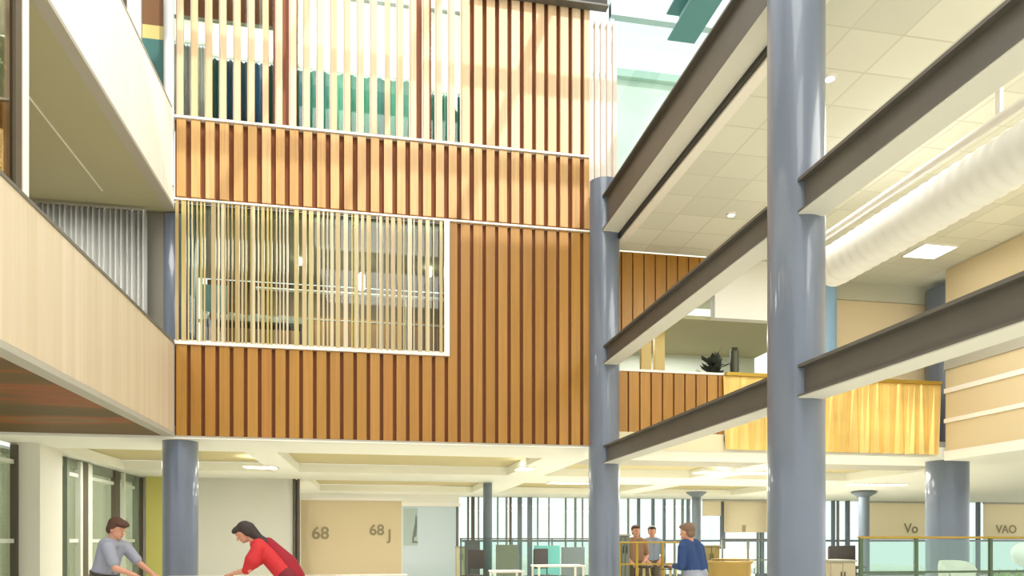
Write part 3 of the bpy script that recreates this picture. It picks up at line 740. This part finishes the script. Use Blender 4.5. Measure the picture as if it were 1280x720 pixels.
for (pa, pb, lab) in ((878, 962, 'beige blind on the far windows left of the nearest column'), (1087, 1165, 'beige blind on the far windows left of the broad column'), (1229, 1300, 'beige blind on the far windows at the right edge')):
    a, b = X_at(pa, YE - 0.2), X_at(pb, YE - 0.2)
    zlo = onY(pa, 645, YE).z if pa == 878 else 1.5
    t = thing('roller_blind', lab, 'blind', (a, YE - 0.2, zlo))
    if pa == 878:
        place(B(a, X_at(901, YE - 0.2), YE - 0.21, YE - 0.2, zlo, ZG - 0.05).build('short_fabric', M_beigeblind), t)
        place(B(X_at(905, YE - 0.2), b, YE - 0.21, YE - 0.2, 1.75, ZG - 0.05).build('fabric', M_beigeblind), t)
    else:
        place(B(a, b, YE - 0.21, YE - 0.2, zlo, ZG - 0.05).build('fabric', M_beigeblind), t)
        place(B(a, b, YE - 0.225, YE - 0.19, zlo - 0.03, zlo).build('hem_bar', M_edge), t)
    place(MB().tube((a, YE - 0.2, ZG - 0.05), (b, YE - 0.2, ZG - 0.05), 0.04, n=10).build('roller', M_edge), t)
# outdoor ground
#struct('floor_outdoor', B(-20, 60, 60.1, 120, -0.3, -0.1), M_floor)

# ---------------------------------------------------------------- right glass balustrade
bz = EYE + 0.02
def balustrade(label, Y, pxs, lower=None, rail=M_brass, glass=M_glassg, post=None, name='glass_balustrade', zt=bz):
    t = thing(name, label, 'railing', (X_at(pxs[0], Y), Y, 0))
    a, b = X_at(pxs[0], Y), X_at(pxs[-1], Y)
    place(B(a - 0.03, b + 0.03, Y - 0.03, Y + 0.03, zt, zt + 0.03).build('handrail', rail, bevel=0.006), t)
    for p in pxs:
        x = X_at(p, Y); place(B(x - 0.022, x + 0.022, Y - 0.02, Y + 0.02, 0, zt).build('post', post or mat('dark_green_post', (78, 98, 70), 0.4)), t)
    for p, q_ in zip(pxs, pxs[1:]):
        x0, x1 = X_at(p, Y) + 0.025, X_at(q_, Y) - 0.025
        if glass: place(B(x0, x1, Y - 0.006, Y + 0.006, 0.08, zt - 0.02).build('glass_panel', glass), t)
        if lower: place(B(x0, x1, Y - 0.015, Y + 0.015, lower, lower + 0.03).build('lower_rail', post or MATS['dark_green_post']), t)
    return t
balustrade('glass balustrade with brass rail and green posts at the lower right', 9.0, (1076, 1145, 1238, 1330), lower=0.99)
balustrade('brass railing with thin posts in the hall between the two main columns', 12.6, (774, 796, 828, 870), glass=None, rail=M_brass, post=M_brass, name='railing', zt=EYE - 0.06, lower=1.0)
balustrade('dark brown railing left of the nearest column', 15.5, (903, 935, 968), glass=None, rail=M_mulld, post=M_mullg, name='railing', lower=0.98, zt=EYE - 0.0)
balustrade('dark handrail with glass in front of the far white windows', 19.0, (576, 640, 690, 745), rail=M_mulld, name='glass_balustrade', glass=M_glass, post=M_steel2)
# golden curved counter
cc = onD(912, 700, 12.5)
gc = thing('curved_counter', 'low curved golden counter left of the nearest column', 'counter', (cc.x, cc.y, 0))
vs = []; fs = []; n = 24
for i in range(n + 1):
    a = PI + PI * i / n
    for (r, z) in ((0.3, 0), (0.33, 1.04), (0.36, 1.06), (0.36, 1.1), (0.28, 1.1), (0.26, 0)):
        vs.append((math.cos(a) * r * 1.1, math.sin(a) * r, z))
for i in range(n):
    for k in range(5): fs.append((i*6+k, (i+1)*6+k, (i+1)*6+k+1, i*6+k+1))
mb = MB(); mb.add(vs, fs, True); mb.build('shell', mat('dull_gold', (190, 160, 90), 0.4, metal=0.3), gc)
MB().lathe((0, 0, 1.101), [(0.24, 0), (0.31, 0.005), (0.31, 0.03)], 30).build('top', M_brass, gc)
# olive cabinet and screens
def cabinet(label, pa, pb, ytop, zc, m, depth=0.5, name='cabinet'):
    a = onD(pa, ytop, zc); b = onD(pb, ytop, zc); t = thing(name, label, name.replace('_', ' '), (a.x, a.y, 0), 0)
    w = b.x - a.x; h = a.z
    B(0, w, 0, depth, 0.06, h - 0.03).build('body', m, t, bevel=0.01)
    B(-0.015, w + 0.015, -0.02, depth + 0.01, h - 0.03, h).build('top', M_edge, t)
    for (p_, q_, h_) in ((0.03, w / 2 - 0.005, w / 2 - 0.04), (w / 2 + 0.005, w - 0.03, w / 2 + 0.025)):
        d_ = B(p_, q_, -0.018, 0, 0.1, h - 0.06).build('door', m, t); B(h_, h_ + 0.012, -0.035, -0.019, h - 0.35, h - 0.2).build('handle', M_dark, d_)
    B(0.03, w - 0.03, 0.04, depth - 0.03, 0, 0.06).build('plinth', M_dark, t)
    return t
cabinet('olive brown cabinet behind the blue shirted person', 878, 902, 681, 17, mat('olive_brown', (132, 118, 70), 0.6))
cabinet('pale louvred cabinet just right of the nearest column', 1036, 1074, 700, 12.5, mat('pale_beige_cabinet', (190, 178, 150), 0.6))
cabinet('cream cabinet under the dark handrail beside the blue wall', 571, 582, 683, 19.3, mat('cream_cabinet', (206, 200, 160), 0.6), 0.3)
def screen(label, pa, pb, ytop, Y, m):
    a, b = X_at(pa, Y), X_at(pb, Y); zt_ = onY(pa, ytop, Y).z; t = thing('desk_screen', label, 'screen', (a, Y, 0))
    B(0, b - a, 0, 0.04, 0.55, zt_).build('panel', m, t, bevel=0.01)
    for x in (0.05, b - a - 0.09): B(x, x + 0.04, -0.15, 0.2, 0, 0.04).build('foot', M_dark, t); B(x, x + 0.04, 0.0, 0.04, 0.04, 0.55).build('upright', M_dark, t)
screen('grey-green upright screen right of the slender column', 620, 648, 681, 18.0, mat('grey_green_fabric', (96, 106, 88), 0.8))
screen('teal upright screen under the far white windows', 668, 700, 682, 18.0, mat('teal_fabric', (88, 152, 144), 0.8))
screen('dark grey upright screen beside the facade column', 702, 731, 684, 18.0, mat('dark_grey_fabric', (90, 100, 98), 0.8))
screen('dark grey upright screen left of the slender column', 581, 600, 676, 18.4, mat('dark_slate_fabric', (74, 80, 78), 0.8))
def desk(label, pa, pb, ytop, Y):
    a, b = X_at(pa, Y), X_at(pb, Y); zt_ = onY(pa, ytop, Y).z; t = thing('desk', label, 'desk', (a, Y, 0)); w = b - a
    B(0, w, 0, 0.7, zt_ - 0.035, zt_).build('top', M_trim, t, bevel=0.006)
    for x in (0.02, w - 0.06):
        for y in (0.02, 0.64): B(x, x + 0.04, y, y + 0.04, 0, zt_ - 0.035).build('leg', M_trim, t)
desk('white high desk with white legs beside the facade column', 672, 732, 707, 14.8)
desk('white high desk near the slender column', 617, 656, 714, 14.8)
# olive post
def chair(label, x, y, rz, mseat, mleg, sh=0.46, group=None, bh=0.9):
    t = thing('chair', label, 'chair', (x, y, 0), rz, group)
    B(-0.21, 0.21, -0.2, 0.22, sh, sh + 0.04).build('seat', mseat, t, bevel=0.012)
    B(-0.2, 0.2, 0.2, 0.225, sh + 0.18, bh).build('backrest', mseat, t, bevel=0.008)
    for sx in (-1, 1):
        MB().tube((sx * 0.18, -0.17, 0), (sx * 0.18, -0.17, sh), 0.014, n=8).build('leg', mleg, t)
        MB().tube((sx * 0.19, 0.24, 0), (sx * 0.19, 0.235, bh - 0.03), 0.014, n=8).build('leg', mleg, t)
    return t
p = onD(683, 700, 17); chair('dark high-backed chair between the grey-green and teal screens', p.x, p.y, 0.4, mat('charcoal_fabric', (58, 54, 50), 0.8), M_dark, 0.6, bh=1.25)
p = onD(591, 690, 17); chair('dark high-backed chair left of the slender column', p.x, p.y, -0.5, MATS['charcoal_fabric'], M_dark, 0.6, bh=1.22)
for i, px in enumerate((1052, 1061, 1070)):
    p = onD(px, 690, 18.2 + i * 0.9); chair(('left', 'middle', 'right')[i] + ' one of three dark chairs seen right of the nearest column', p.x, p.y, 0.2, MATS['charcoal_fabric'], M_dark, 0.7, 'dark chairs by the far windows', bh=1.3)
for i, (px, zc) in enumerate(((913, 18.5), (930, 17.4))):
    p = onD(px, 690, zc); chair(('left', 'right')[i] + ' one of two white chairs behind the dark brown railing', p.x, p.y, 0.3 - i, M_trim, M_steel2, 0.6, 'white chairs behind the railing', bh=1.22)
# bar stools in the hall behind the railing
for i, px in enumerate((805, 838)):
    p = onD(px, 705, 13.65)
    t = thing('bar_stool', ('left', 'right')[i] + ' one of two dark topped bar stools behind the brass railing', 'stool', (p.x, p.y, 0), 0.3, 'bar stools behind the railing')
    MB().lathe((0, 0, 0.93), [(0.14, 0), (0.17, 0.02), (0.17, 0.05), (0.12, 0.06)], 20).build('seat', M_mulld, t)
    for k in range(4):
        a = PI / 4 + k * PI / 2; MB().tube((0.2 * math.cos(a), 0.2 * math.sin(a), 0), (0.1 * math.cos(a), 0.1 * math.sin(a), 0.93), 0.013, n=8).build('leg', mat('pale_leg', (226, 214, 160), 0.4), t)
    MB().tube((0, 0, 0.3), (0, 0, 0.32), 0.17, n=24).build('foot_rest', M_brass, t)
o = cabinet('grey panel cabinet just right of the facade column', 775, 788, 668, 13.6, mat('grey_green_panel', (126, 134, 120), 0.6), 0.3)

# white tub chair, globe lamp, planter at lower right
p = onD(1199, 700, 12.2)
t = thing('armchair', 'white rounded shell chair behind the glass balustrade', 'chair', (p.x, p.y, 0))
n = 26; vs = []; fs = []; prof = [(0.24, 0.55), (0.29, 0.7), (0.31, 1.0), (0.29, 1.11), (0.26, 1.09), (0.24, 0.8), (0.2, 0.6)]
for i in range(n + 1):
    a = R(-20) + R(220) * i / n; dip = 0.35 * (abs(i / n - 0.5) * 2) ** 4
    for r, z in prof: vs.append((r * math.cos(a), r * math.sin(a), 0.55 + (z - 0.55) * (1 - dip)))
m_ = len(prof)
for i in range(n):
    for k in range(m_): fs.append((i*m_+k, (i+1)*m_+k, (i+1)*m_+(k+1)%m_, i*m_+(k+1)%m_))
mb = MB(); mb.add(vs, fs, True); mb.build('backrest', M_trim, t)
MB().lathe((0, 0, 0.48), [(0.18, 0), (0.25, 0.03), (0.26, 0.1), (0.2, 0.13)], 28).build('seat', M_trim, t)
for k in range(4):
    a = PI / 4 + k * PI / 2; MB().tube((0.22 * math.cos(a), 0.22 * math.sin(a), 0), (0.14 * math.cos(a), 0.14 * math.sin(a), 0.48), 0.015, n=8).build('leg', M_steel2, t)
p = onD(1281, 693, 12.0)
t = thing('floor_lamp', 'round white globe lamp behind the balustrade at the right edge', 'lamp', (p.x, p.y, 0))
MB().ball((0, 0, p.z), 0.2, n=28).build('globe', emit('globe_white', (250, 250, 246), 0.25), t)
MB().tube((0, 0, 0.03), (0, 0, p.z - 0.19), 0.015, n=10).build('pole', M_steel2, t)
MB().tube((0, 0, 0), (0, 0, 0.03), 0.15, n=24).build('base', M_steel2, t)
p = onD(1268, 720, 11.2)
t = thing('planter', 'planter of bright green leafy plants behind the balustrade at the lower right corner', 'plant', (p.x, p.y, 0))
B(-0.35, 0.35, -0.15, 0.15, 0, 0.72).build('box', M_edge, t, bevel=0.01)
mb = MB(); random.seed(5)
for i in range(260):
    a = random.uniform(0, 2 * PI); e = random.uniform(0.2, 1.4); l = random.uniform(0.12, 0.34)
    base = Vector((random.uniform(-0.34, 0.34), random.uniform(-0.13, 0.13), 0.7)); d = Vector((math.cos(a) * math.cos(e), math.sin(a) * math.cos(e), math.sin(e)))
    tip = base + d * l; sd_ = d.cross(Vector((0, 0, 1))).normalized() * 0.03; mid = base + d * l * 0.7
    mb.add([base, mid + sd_, tip, mid - sd_], [(0, 1, 2, 3)])
o = mb.build('foliage', mat('fresh_leaf', (150, 186, 80), 0.6, var=0.4, vscale=9), t); o.modifiers.new('t', 'SOLIDIFY').thickness = 0.003

# ---------------------------------------------------------------- long counter in front of the people
t = thing('counter', 'long pale counter crossing the bottom of the view beside the people', 'counter', (-1.6, 10.0, 0))
ca_, cb_ = onD(215, 716, 9.7), onD(508, 716, 9.7)
ya2 = 9.5
place(B(ca_.x, X_at(510, 9.9), 9.75, 10.2, 0.955, 0.985).build('top', mat('counter_top', (196, 188, 166), 0.4), bevel=0.006), t)
place(B(ca_.x + 0.05, X_at(510, 9.9) - 0.05, 9.8, 10.15, 0.0, 0.955).build('body', M_beige), t)

# ---------------------------------------------------------------- people
M_skin = mat('skin', (206, 150, 122), 0.55)
M_hair_b = mat('brown_hair', (82, 54, 38), 0.7, bump=0.6, bscale=90)
M_hair_d = mat('dark_hair', (48, 38, 32), 0.6, bump=0.6, bscale=90)
M_hair_s = mat('sandy_hair', (122, 98, 78), 0.7, bump=0.6, bscale=90)
def remesh(mb, name, m, parent, vox=0.009, smooth=4):
    o = mb.build(name + '_tmp', m); md = o.modifiers.new('r', 'REMESH'); md.mode = 'VOXEL'; md.voxel_size = vox; md.use_smooth_shade = True
    if smooth: s = o.modifiers.new('s', 'SMOOTH'); s.iterations = smooth; s.factor = 0.5
    dg = bpy.context.evaluated_depsgraph_get(); me = bpy.data.meshes.new_from_object(o.evaluated_get(dg)); me.name = name
    bpy.data.objects.remove(o); me.materials.clear(); me.materials.append(m)
    for p_ in me.polygons: p_.use_smooth = True
    o = bpy.data.objects.new(name, me); COL.objects.link(o); o.parent = parent; return o
V = Vector
def hand(mb, w, d, nrm, side=1, curl=0.35):
    d = d.normalized(); nrm = (nrm - d * nrm.dot(d)).normalized(); s = d.cross(nrm).normalized() * side
    for k, off in enumerate((-0.03, -0.01, 0.01, 0.028)):
        mb.cap(w + s * off * 0.6, 0.016, w + d * 0.085 + s * off, 0.0125)
        L = (0.068, 0.078, 0.073, 0.056)[k]; p = w + d * 0.085 + s * off; dd = d
        for j, q in enumerate((0.45, 0.32, 0.23)):
            dd = (dd * math.cos(curl) + nrm * math.sin(curl)).normalized(); p2 = p + dd * L * q
            mb.cap(p, 0.0092 - j * 0.0008, p2, 0.0086 - j * 0.0008); p = p2
    b0 = w + d * 0.025 - s * 0.03; b1 = b0 + (d * 0.7 - s * 0.7).normalized() * 0.04; b2 = b1 + (d * 0.95 - s * 0.1 + nrm * 0.3).normalized() * 0.032
    mb.cap(b0, 0.014, b1, 0.011); mb.cap(b1, 0.011, b2, 0.009)
def head_mesh(mb, c, rot):
    def P(x, y, z): return c + rot @ V((x, y, z))     # face looks along local -Y
    mb.ball(P(0, 0.012, 0.025), (0.076, 0.095, 0.092), rot, 20)
    mb.ball(P(0, -0.018, -0.045), (0.058, 0.068, 0.07), rot, 18)
    mb.cap(P(0, -0.085, 0.012), 0.011, P(0, -0.108, -0.022), 0.014)
    mb.ball(P(0, -0.07, -0.085), (0.024, 0.02, 0.018), rot, 12)
    mb.ball(P(0, -0.082, -0.052), (0.024, 0.012, 0.009), rot, 12)
    mb.ball(P(0, -0.078, 0.035), (0.05, 0.016, 0.012), rot, 12)
    for s in (-1, 1):
        mb.ball(P(s * 0.077, 0.01, -0.008), (0.009, 0.02, 0.032), rot, 12)
def face_parts(c, rot, root):
    for s in (-1, 1):
        MB().ball(c + rot @ V((s * 0.031, -0.083, 0.012)), (0.010, 0.006, 0.006), rot, 12).build('eye', M_trim, root)
        MB().ball(c + rot @ V((s * 0.031, -0.087, 0.012)), (0.0065, 0.004, 0.006), rot, 10).build('iris', M_dark, root.children[-1])
    MB().ball(c + rot @ V((0, -0.0935, -0.052)), (0.021, 0.006, 0.005), rot, 12).build('lips', mat('lips', (176, 96, 86), 0.5), root)
def person(label, px, zc, J, face, hair, mshirt, mpants, extra=None, belt=False, sleeve='short', slim=1.0):
    """J: joints in metres (x to the viewer's right, y away, z up)"""
    base = onD(px, HOR, zc); t = thing('person', label, 'person', (base.x, base.y, 0), -R(YAW))
    J = {k: V(v) for k, v in J.items()}
    yaw, pitch, roll = face; rot = Euler((R(pitch), R(roll), R(yaw)), 'XYZ').to_matrix()
    f = slim
    mb = MB(); hc = J['head']
    head_mesh(mb, hc, rot)
    mb.cap(J['neck'], 0.056 * f, hc + rot @ V((0, 0.02, -0.06)), 0.05 * f)
    ch = J['neck'].lerp(J['pelvis'], 0.36); wa = J['neck'].lerp(J['pelvis'], 0.68)
    sl, sr = J['shoulder_l'], J['shoulder_r']
    mb.cap(sl, 0.055 * f, J['neck'] - V((0, 0, 0.03)), 0.065 * f); mb.cap(sr, 0.055 * f, J['neck'] - V((0, 0, 0.03)), 0.065 * f)
    def torso(mb, g):
        hd = (sr - sl).normalized()
        for s in (-1, 1):
            mb.cap(J['neck'].lerp(ch, 0.35) + hd * s * 0.08, (0.085 + g) * f, wa + hd * s * 0.05, (0.098 + g) * f)
            mb.cap(wa + hd * s * 0.05, (0.098 + g) * f, J['pelvis'] + hd * s * 0.06, (0.105 + g) * f)
    torso(mb, 0)
    for s in 'lr':
        S_, E, W = J['shoulder_' + s], J['elbow_' + s], J['wrist_' + s]
        mb.cap(S_, 0.05 * f, E, 0.038 * f); mb.cap(E, 0.038 * f, W, 0.026 * f)
        hand(mb, W, (W - E), V((0, 0, -1)) if abs((W - E).normalized().z) < 0.8 else V((1, 0, 0)), 1 if s == 'l' else -1)
        H, K, A = J['hip_' + s], J['knee_' + s], J['ankle_' + s]
        mb.cap(H, 0.085 * f, K, 0.055 * f); mb.cap(K, 0.055 * f, A, 0.036 * f)
        fd = J['toe_' + s] - A; mb.cap(A, 0.036, J['toe_' + s], 0.028)
    remesh(mb, 'body', M_skin, t, 0.008)
    face_parts(hc, rot, t)
    # shirt
    g = 0.014; mb = MB(); torso(mb, g)
    mb.cap(sl, 0.07 * f, J['neck'] - V((0, 0, 0.035)), 0.072 * f); mb.cap(sr, 0.07 * f, J['neck'] - V((0, 0, 0.035)), 0.072 * f)
    for s in 'lr':
        S_, E, W = J['shoulder_' + s], J['elbow_' + s], J['wrist_' + s]
        if sleeve == 'short': mb.cap(S_, 0.072 * f, S_.lerp(E, 0.75), 0.062 * f)
        elif sleeve == 'puff': mb.cap(S_, 0.08, S_.lerp(E, 0.55), 0.1); mb.cap(S_.lerp(E, 0.55), 0.1, E.lerp(W, 0.2), 0.05)
        else: mb.cap(S_, 0.068 * f, E, 0.055 * f); mb.cap(E, 0.055 * f, E.lerp(W, 0.9), 0.04 * f)
    remesh(mb, 'shirt', mshirt, t, 0.011)
    mb = MB(); hd = (sr - sl).normalized()
    for s in (-1, 1): mb.cap(J['pelvis'].lerp(wa, 0.25) + hd * s * 0.06, 0.122 * f, J['pelvis'] + hd * s * 0.06, 0.126 * f)
    for s in 'lr':
        H, K, A = J['hip_' + s], J['knee_' + s], J['ankle_' + s]
        mb.cap(H, 0.105 * f, K, 0.075 * f); mb.cap(K, 0.075 * f, A + V((0, 0, 0.03)), 0.06 * f)
    remesh(mb, 'trousers', mpants, t, 0.012)
    for s in 'lr':
        A, T = J['ankle_' + s], J['toe_' + s]; sh = MB(); sh.cap(A + V((0, 0, -0.03)), 0.046, T, 0.036); remesh(sh, 'shoe', M_dark, t, 0.01, 2)
    mb = MB(); hair(mb, hc, rot, J); 
    return t, J, rot, mb
def legs(px, py, sx=0.0, d=0.1, split=0.05, lean=0.0):
    return {'hip_l': (px - 0.02, py - 0.09, 0.93), 'hip_r': (px + 0.02, py + 0.09, 0.93),
            'knee_l': (px + 0.02 - split, py - 0.1, 0.5), 'knee_r': (px + 0.02 + split, py + 0.1, 0.5),
            'ankle_l': (px - split * 1.6, py - 0.1, 0.09), 'ankle_r': (px + split * 1.6, py + 0.1, 0.09)}
# man in grey-blue shirt leaning to the right
J = dict(head=(0.035, 0, 1.575), neck=(-0.02, 0, 1.44), pelvis=(-0.13, 0, 1.0), shoulder_l=(0.01, -0.16, 1.37), shoulder_r=(0.03, 0.17, 1.37),
         elbow_l=(0.12, -0.2, 1.13), wrist_l=(0.33, -0.16, 1.045), elbow_r=(0.2, 0.2, 1.16), wrist_r=(0.4, 0.1, 1.045), **legs(-0.13, 0))
for s in 'lr': a = J['ankle_' + s]; J['toe_' + s] = (a[0] + 0.15, a[1], 0.04)
def hair_m(mb, c, rot, J):
    def P(x, y, z): return c + rot @ V((x, y, z))
    mb.ball(P(0, 0.035, 0.045), (0.092, 0.098, 0.09), rot, 20); mb.ball(P(0, -0.03, 0.085), (0.085, 0.085, 0.045), rot, 16)
    mb.ball(P(0, 0.07, -0.02), (0.08, 0.055, 0.075), rot, 16); mb.ball(P(0.02, -0.07, 0.085), (0.05, 0.04, 0.03), rot, 12)
    for s in (-1, 1): mb.ball(P(s * 0.074, 0.03, 0.02), (0.018, 0.045, 0.05), rot, 12)
t, J_, rot, mb = person('person in a grey-blue shirt and belt bending forward by the left windows', 143, 8.5, J, (75, 24, 0), hair_m, mat('grey_blue_shirt', (150, 154, 168), 0.8), mat('brown_trousers', (120, 104, 84), 0.8))
remesh(mb, 'hair', M_hair_b, t, 0.008, 2)
w0 = V((-0.115, 0, 1.06)); MB().tube(w0 + V((-0.004, 0, 0.02)), w0 + V((0.008, 0, -0.02)), 0.01, n=10)
mb = MB(); n = 32; vs = []; fs = []
for i in range(n):
    a = 2 * PI * i / n
    for (r_, z) in ((1.0, -0.018), (1.06, -0.018), (1.06, 0.018), (1.0, 0.018)):
        vs.append(w0 + V((math.cos(a) * 0.128 * r_, math.sin(a) * 0.185 * r_, z - 0.25 * math.cos(a) * 0.128)))
for i in range(n):
    for k in range(4): fs.append((i*4+k, ((i+1)%n)*4+k, ((i+1)%n)*4+(k+1)%4, i*4+(k+1)%4))
mb.add(vs, fs, True); mb.build('belt', M_dark, t)

# woman in red leaning to the left
J = dict(head=(-0.235, -0.02, 1.535), neck=(-0.10, 0, 1.435), pelvis=(0.30, 0, 1.0), shoulder_l=(-0.02, -0.16, 1.335), shoulder_r=(-0.06, 0.16, 1.35),
         elbow_l=(-0.1, -0.22, 1.1), wrist_l=(-0.3, -0.18, 1.055), elbow_r=(-0.2, 0.2, 1.13), wrist_r=(-0.36, 0.12, 1.055), **legs(0.32, 0))
for s in 'lr': a = J['ankle_' + s]; J['toe_' + s] = (a[0] - 0.14, a[1], 0.04)
def hair_w(mb, c, rot, J):
    def P(x, y, z): return c + rot @ V((x, y, z))
    mb.ball(P(0, 0.035, 0.045), (0.09, 0.1, 0.088), rot, 20); mb.ball(P(0, -0.035, 0.08), (0.075, 0.075, 0.042), rot, 16)
    mb.cap(P(0, 0.07, 0.01), 0.085, J['neck'] + V((0.03, 0.0, 0.035)), 0.06)
    mb.cap(J['neck'] + V((0.03, 0.0, 0.035)), 0.06, J['neck'] + V((0.2, 0.0, -0.045)), 0.035)
    for s in (-1, 1): mb.ball(P(s * 0.074, 0.03, 0.0), (0.016, 0.045, 0.07), rot, 12)
t, J_, rot, mb = person('person in a red top with long dark hair leaning forward beside the pale counter', 330, 8.85, J, (-72, 38, 0), hair_w, mat('red_shirt', (196, 40, 44), 0.75), mat('dark_red_trousers', (120, 28, 40), 0.8), sleeve='puff', slim=0.97)
remesh(mb, 'hair', M_hair_d, t, 0.008, 2)
# dark red shawl down the back
mb = MB(); mb.cap(V((0.04, 0.03, 1.41)), 0.075, V((0.27, 0.03, 1.15)), 0.13); mb.cap(V((0.27, 0.03, 1.15)), 0.13, V((0.36, 0.02, 0.98)), 0.135)
remesh(mb, 'cardigan', mat('crimson', (150, 20, 38), 0.8), t, 0.012)

# man in blue walking, seen from behind
J = dict(head=(-0.045, 0, 1.555), neck=(-0.01, 0.0, 1.425), pelvis=(0.07, 0, 0.98), shoulder_l=(-0.12, -0.08, 1.345), shoulder_r=(0.14, 0.08, 1.345),
         elbow_l=(-0.15, -0.12, 1.1), wrist_l=(-0.2, 0.08, 1.1), elbow_r=(0.2, 0.05, 1.07), wrist_r=(0.12, 0.2, 0.95), **legs(0.07, 0, split=0.12))
for s in 'lr': a = J['ankle_' + s]; J['toe_' + s] = (a[0] - 0.12, a[1] + 0.06, 0.04)
def hair_s(mb, c, rot, J):
    def P(x, y, z): return c + rot @ V((x, y, z))
    mb.ball(P(0, 0.03, 0.045), (0.088, 0.096, 0.086), rot, 20); mb.ball(P(0, 0.06, -0.02), (0.072, 0.05, 0.065), rot, 16); mb.ball(P(0, -0.045, 0.08), (0.066, 0.06, 0.035), rot, 14)
t, J_, rot, mb = person('person in a blue sweater walking away past the brass railing', 863, 9.8, J, (-140, 8, 0), hair_s, mat('blue_sweater', (40, 66, 112), 0.85), mat('grey_trousers', (150, 156, 170), 0.85), sleeve='long')
remesh(mb, 'hair', M_hair_s, t, 0.008, 2)
ph = J_['wrist_l']; 
o = B(-0.09, 0.05, -0.035, 0.035, -0.006, 0.006).build('tablet', M_dark, None, bevel=0.004)
hp = bpy.data.objects[t.name]
off = Matrix.Rotation(-R(YAW), 3, 'Z') @ (ph + V((-0.06, 0.09, -0.045)))
o.location = t.location + off; o.rotation_euler = (0.0, 0, 0.3); tag(o, 'small dark tablet held by the person in blue', 'tablet')
# two people facing the viewer behind the railing
for i, (px, lab, sc_, hr) in enumerate(((795, 'person in a brown top standing behind the brass railing, left of the two', (150, 118, 92), M_hair_b), (815, 'person in a blue-grey top standing behind the brass railing, right of the two', (136, 148, 166), M_hair_d))):
    J = dict(head=(0, 0, 1.62), neck=(0, 0.01, 1.48), pelvis=(0, 0.03, 0.98), shoulder_l=(-0.17, 0, 1.41), shoulder_r=(0.17, 0, 1.41),
             elbow_l=(-0.22, 0.0, 1.14), wrist_l=(-0.12, -0.18, 1.03), elbow_r=(0.22, 0.0, 1.14), wrist_r=(0.12, -0.18, 1.03),
             hip_l=(-0.09, 0.03, 0.93), hip_r=(0.09, 0.03, 0.93), knee_l=(-0.1, 0, 0.5), knee_r=(0.1, 0, 0.5), ankle_l=(-0.1, 0.03, 0.09), ankle_r=(0.1, 0.03, 0.09), toe_l=(-0.11, -0.12, 0.04), toe_r=(0.11, -0.12, 0.04))
    t, J_, rot, mb = person(lab, px, 14.3 + i * 0.75, J, (8 - 16 * i, 0, 0), hair_s, mat('top_%s' % ('brown' if i == 0 else 'slate'), sc_, 0.8), M_mulld, slim=0.95)
    remesh(mb, 'hair', hr, t, 0.01, 2)

# ---------------------------------------------------------------- camera, world, light
cam = bpy.data.cameras.new('camera'); co = bpy.data.objects.new('camera', cam); COL.objects.link(co)
co.location = (0, 0, EYE); co.rotation_euler = (R(90), 0, -R(YAW))
cam.sensor_width = 36; cam.lens = 36 * FPX / 1280; cam.shift_y = (HOR - 360) / 1280; cam.clip_end = 300
S.camera = co

w = bpy.data.worlds.new('world'); S.world = w; w.use_nodes = True
bg = w.node_tree.nodes['Background']; bg.inputs['Color'].default_value = (0.97, 0.985, 1.0, 1); bg.inputs['Strength'].default_value = 1.4

def sun(direction, e, ang, col=(1, 0.93, 0.8)):
    l = bpy.data.lights.new('sun', 'SUN'); l.energy = e; l.angle = R(ang); l.color = col
    o = bpy.data.objects.new('sun', l); COL.objects.link(o); o.rotation_euler = V(direction).to_track_quat('-Z', 'Y').to_euler()
sun((-0.30, 0.72, -0.72), 2.4, 1.0, (1, 0.96, 0.88))
def area(loc, sx, sy, e, direction=(0, 0, -1), col=(1, 0.985, 0.95)):
    l = bpy.data.lights.new('fill_light', 'AREA'); l.shape = 'RECTANGLE'; l.size = sx; l.size_y = sy; l.energy = e; l.color = col  # fill without a fixture, added to brighten ceilings and rooms
    o = bpy.data.objects.new('fill_light', l); COL.objects.link(o); o.location = loc; o.rotation_euler = V(direction).to_track_quat('-Z', 'Y').to_euler()
for (x, y, e) in ((-4, 16, 120), (0.6, 16, 120), (6, 16, 230), (10, 16, 260), (0, 22, 160), (7, 22, 220), (14, 22, 260)):
    area((x, y, 2.98), 2.5, 1.6, e)
for y in (-6, 0, 5): area((0.4, y, 11.8), 5, 4, 300)
for y in (-1, 4, 9): area((7.5, y, 6.55), 4, 3, 230)
area((0, 9.5, 11.9), 5.5, 3.5, 120)
area((-1, 14.0, 6.6), 3.5, 1.5, 90)
area((-0.8, 14.0, 9.4), 4.4, 2.0, 190, (0, -1, 0))  # added back fill behind the upper blinds and curtains
area((3.3, 5, 11.6), 1.0, 8, 420, (-1, 0.1, -0.55), (0.95, 0.98, 1.0))  # added side fill that brightens the upper left balcony
area((-4.6, 10.9, 6.6), 1.2, 1.4, 60)
area((6, 14.2, 5.5), 2.5, 1.2, 60)
area((-4.6, 5, 6.6), 1.6, 7, 200)

S.view_settings.view_transform = 'Standard'; S.view_settings.look = 'None'; S.view_settings.gamma = 1; S.view_settings.use_curve_mapping = False
S.view_settings.exposure = 0.0
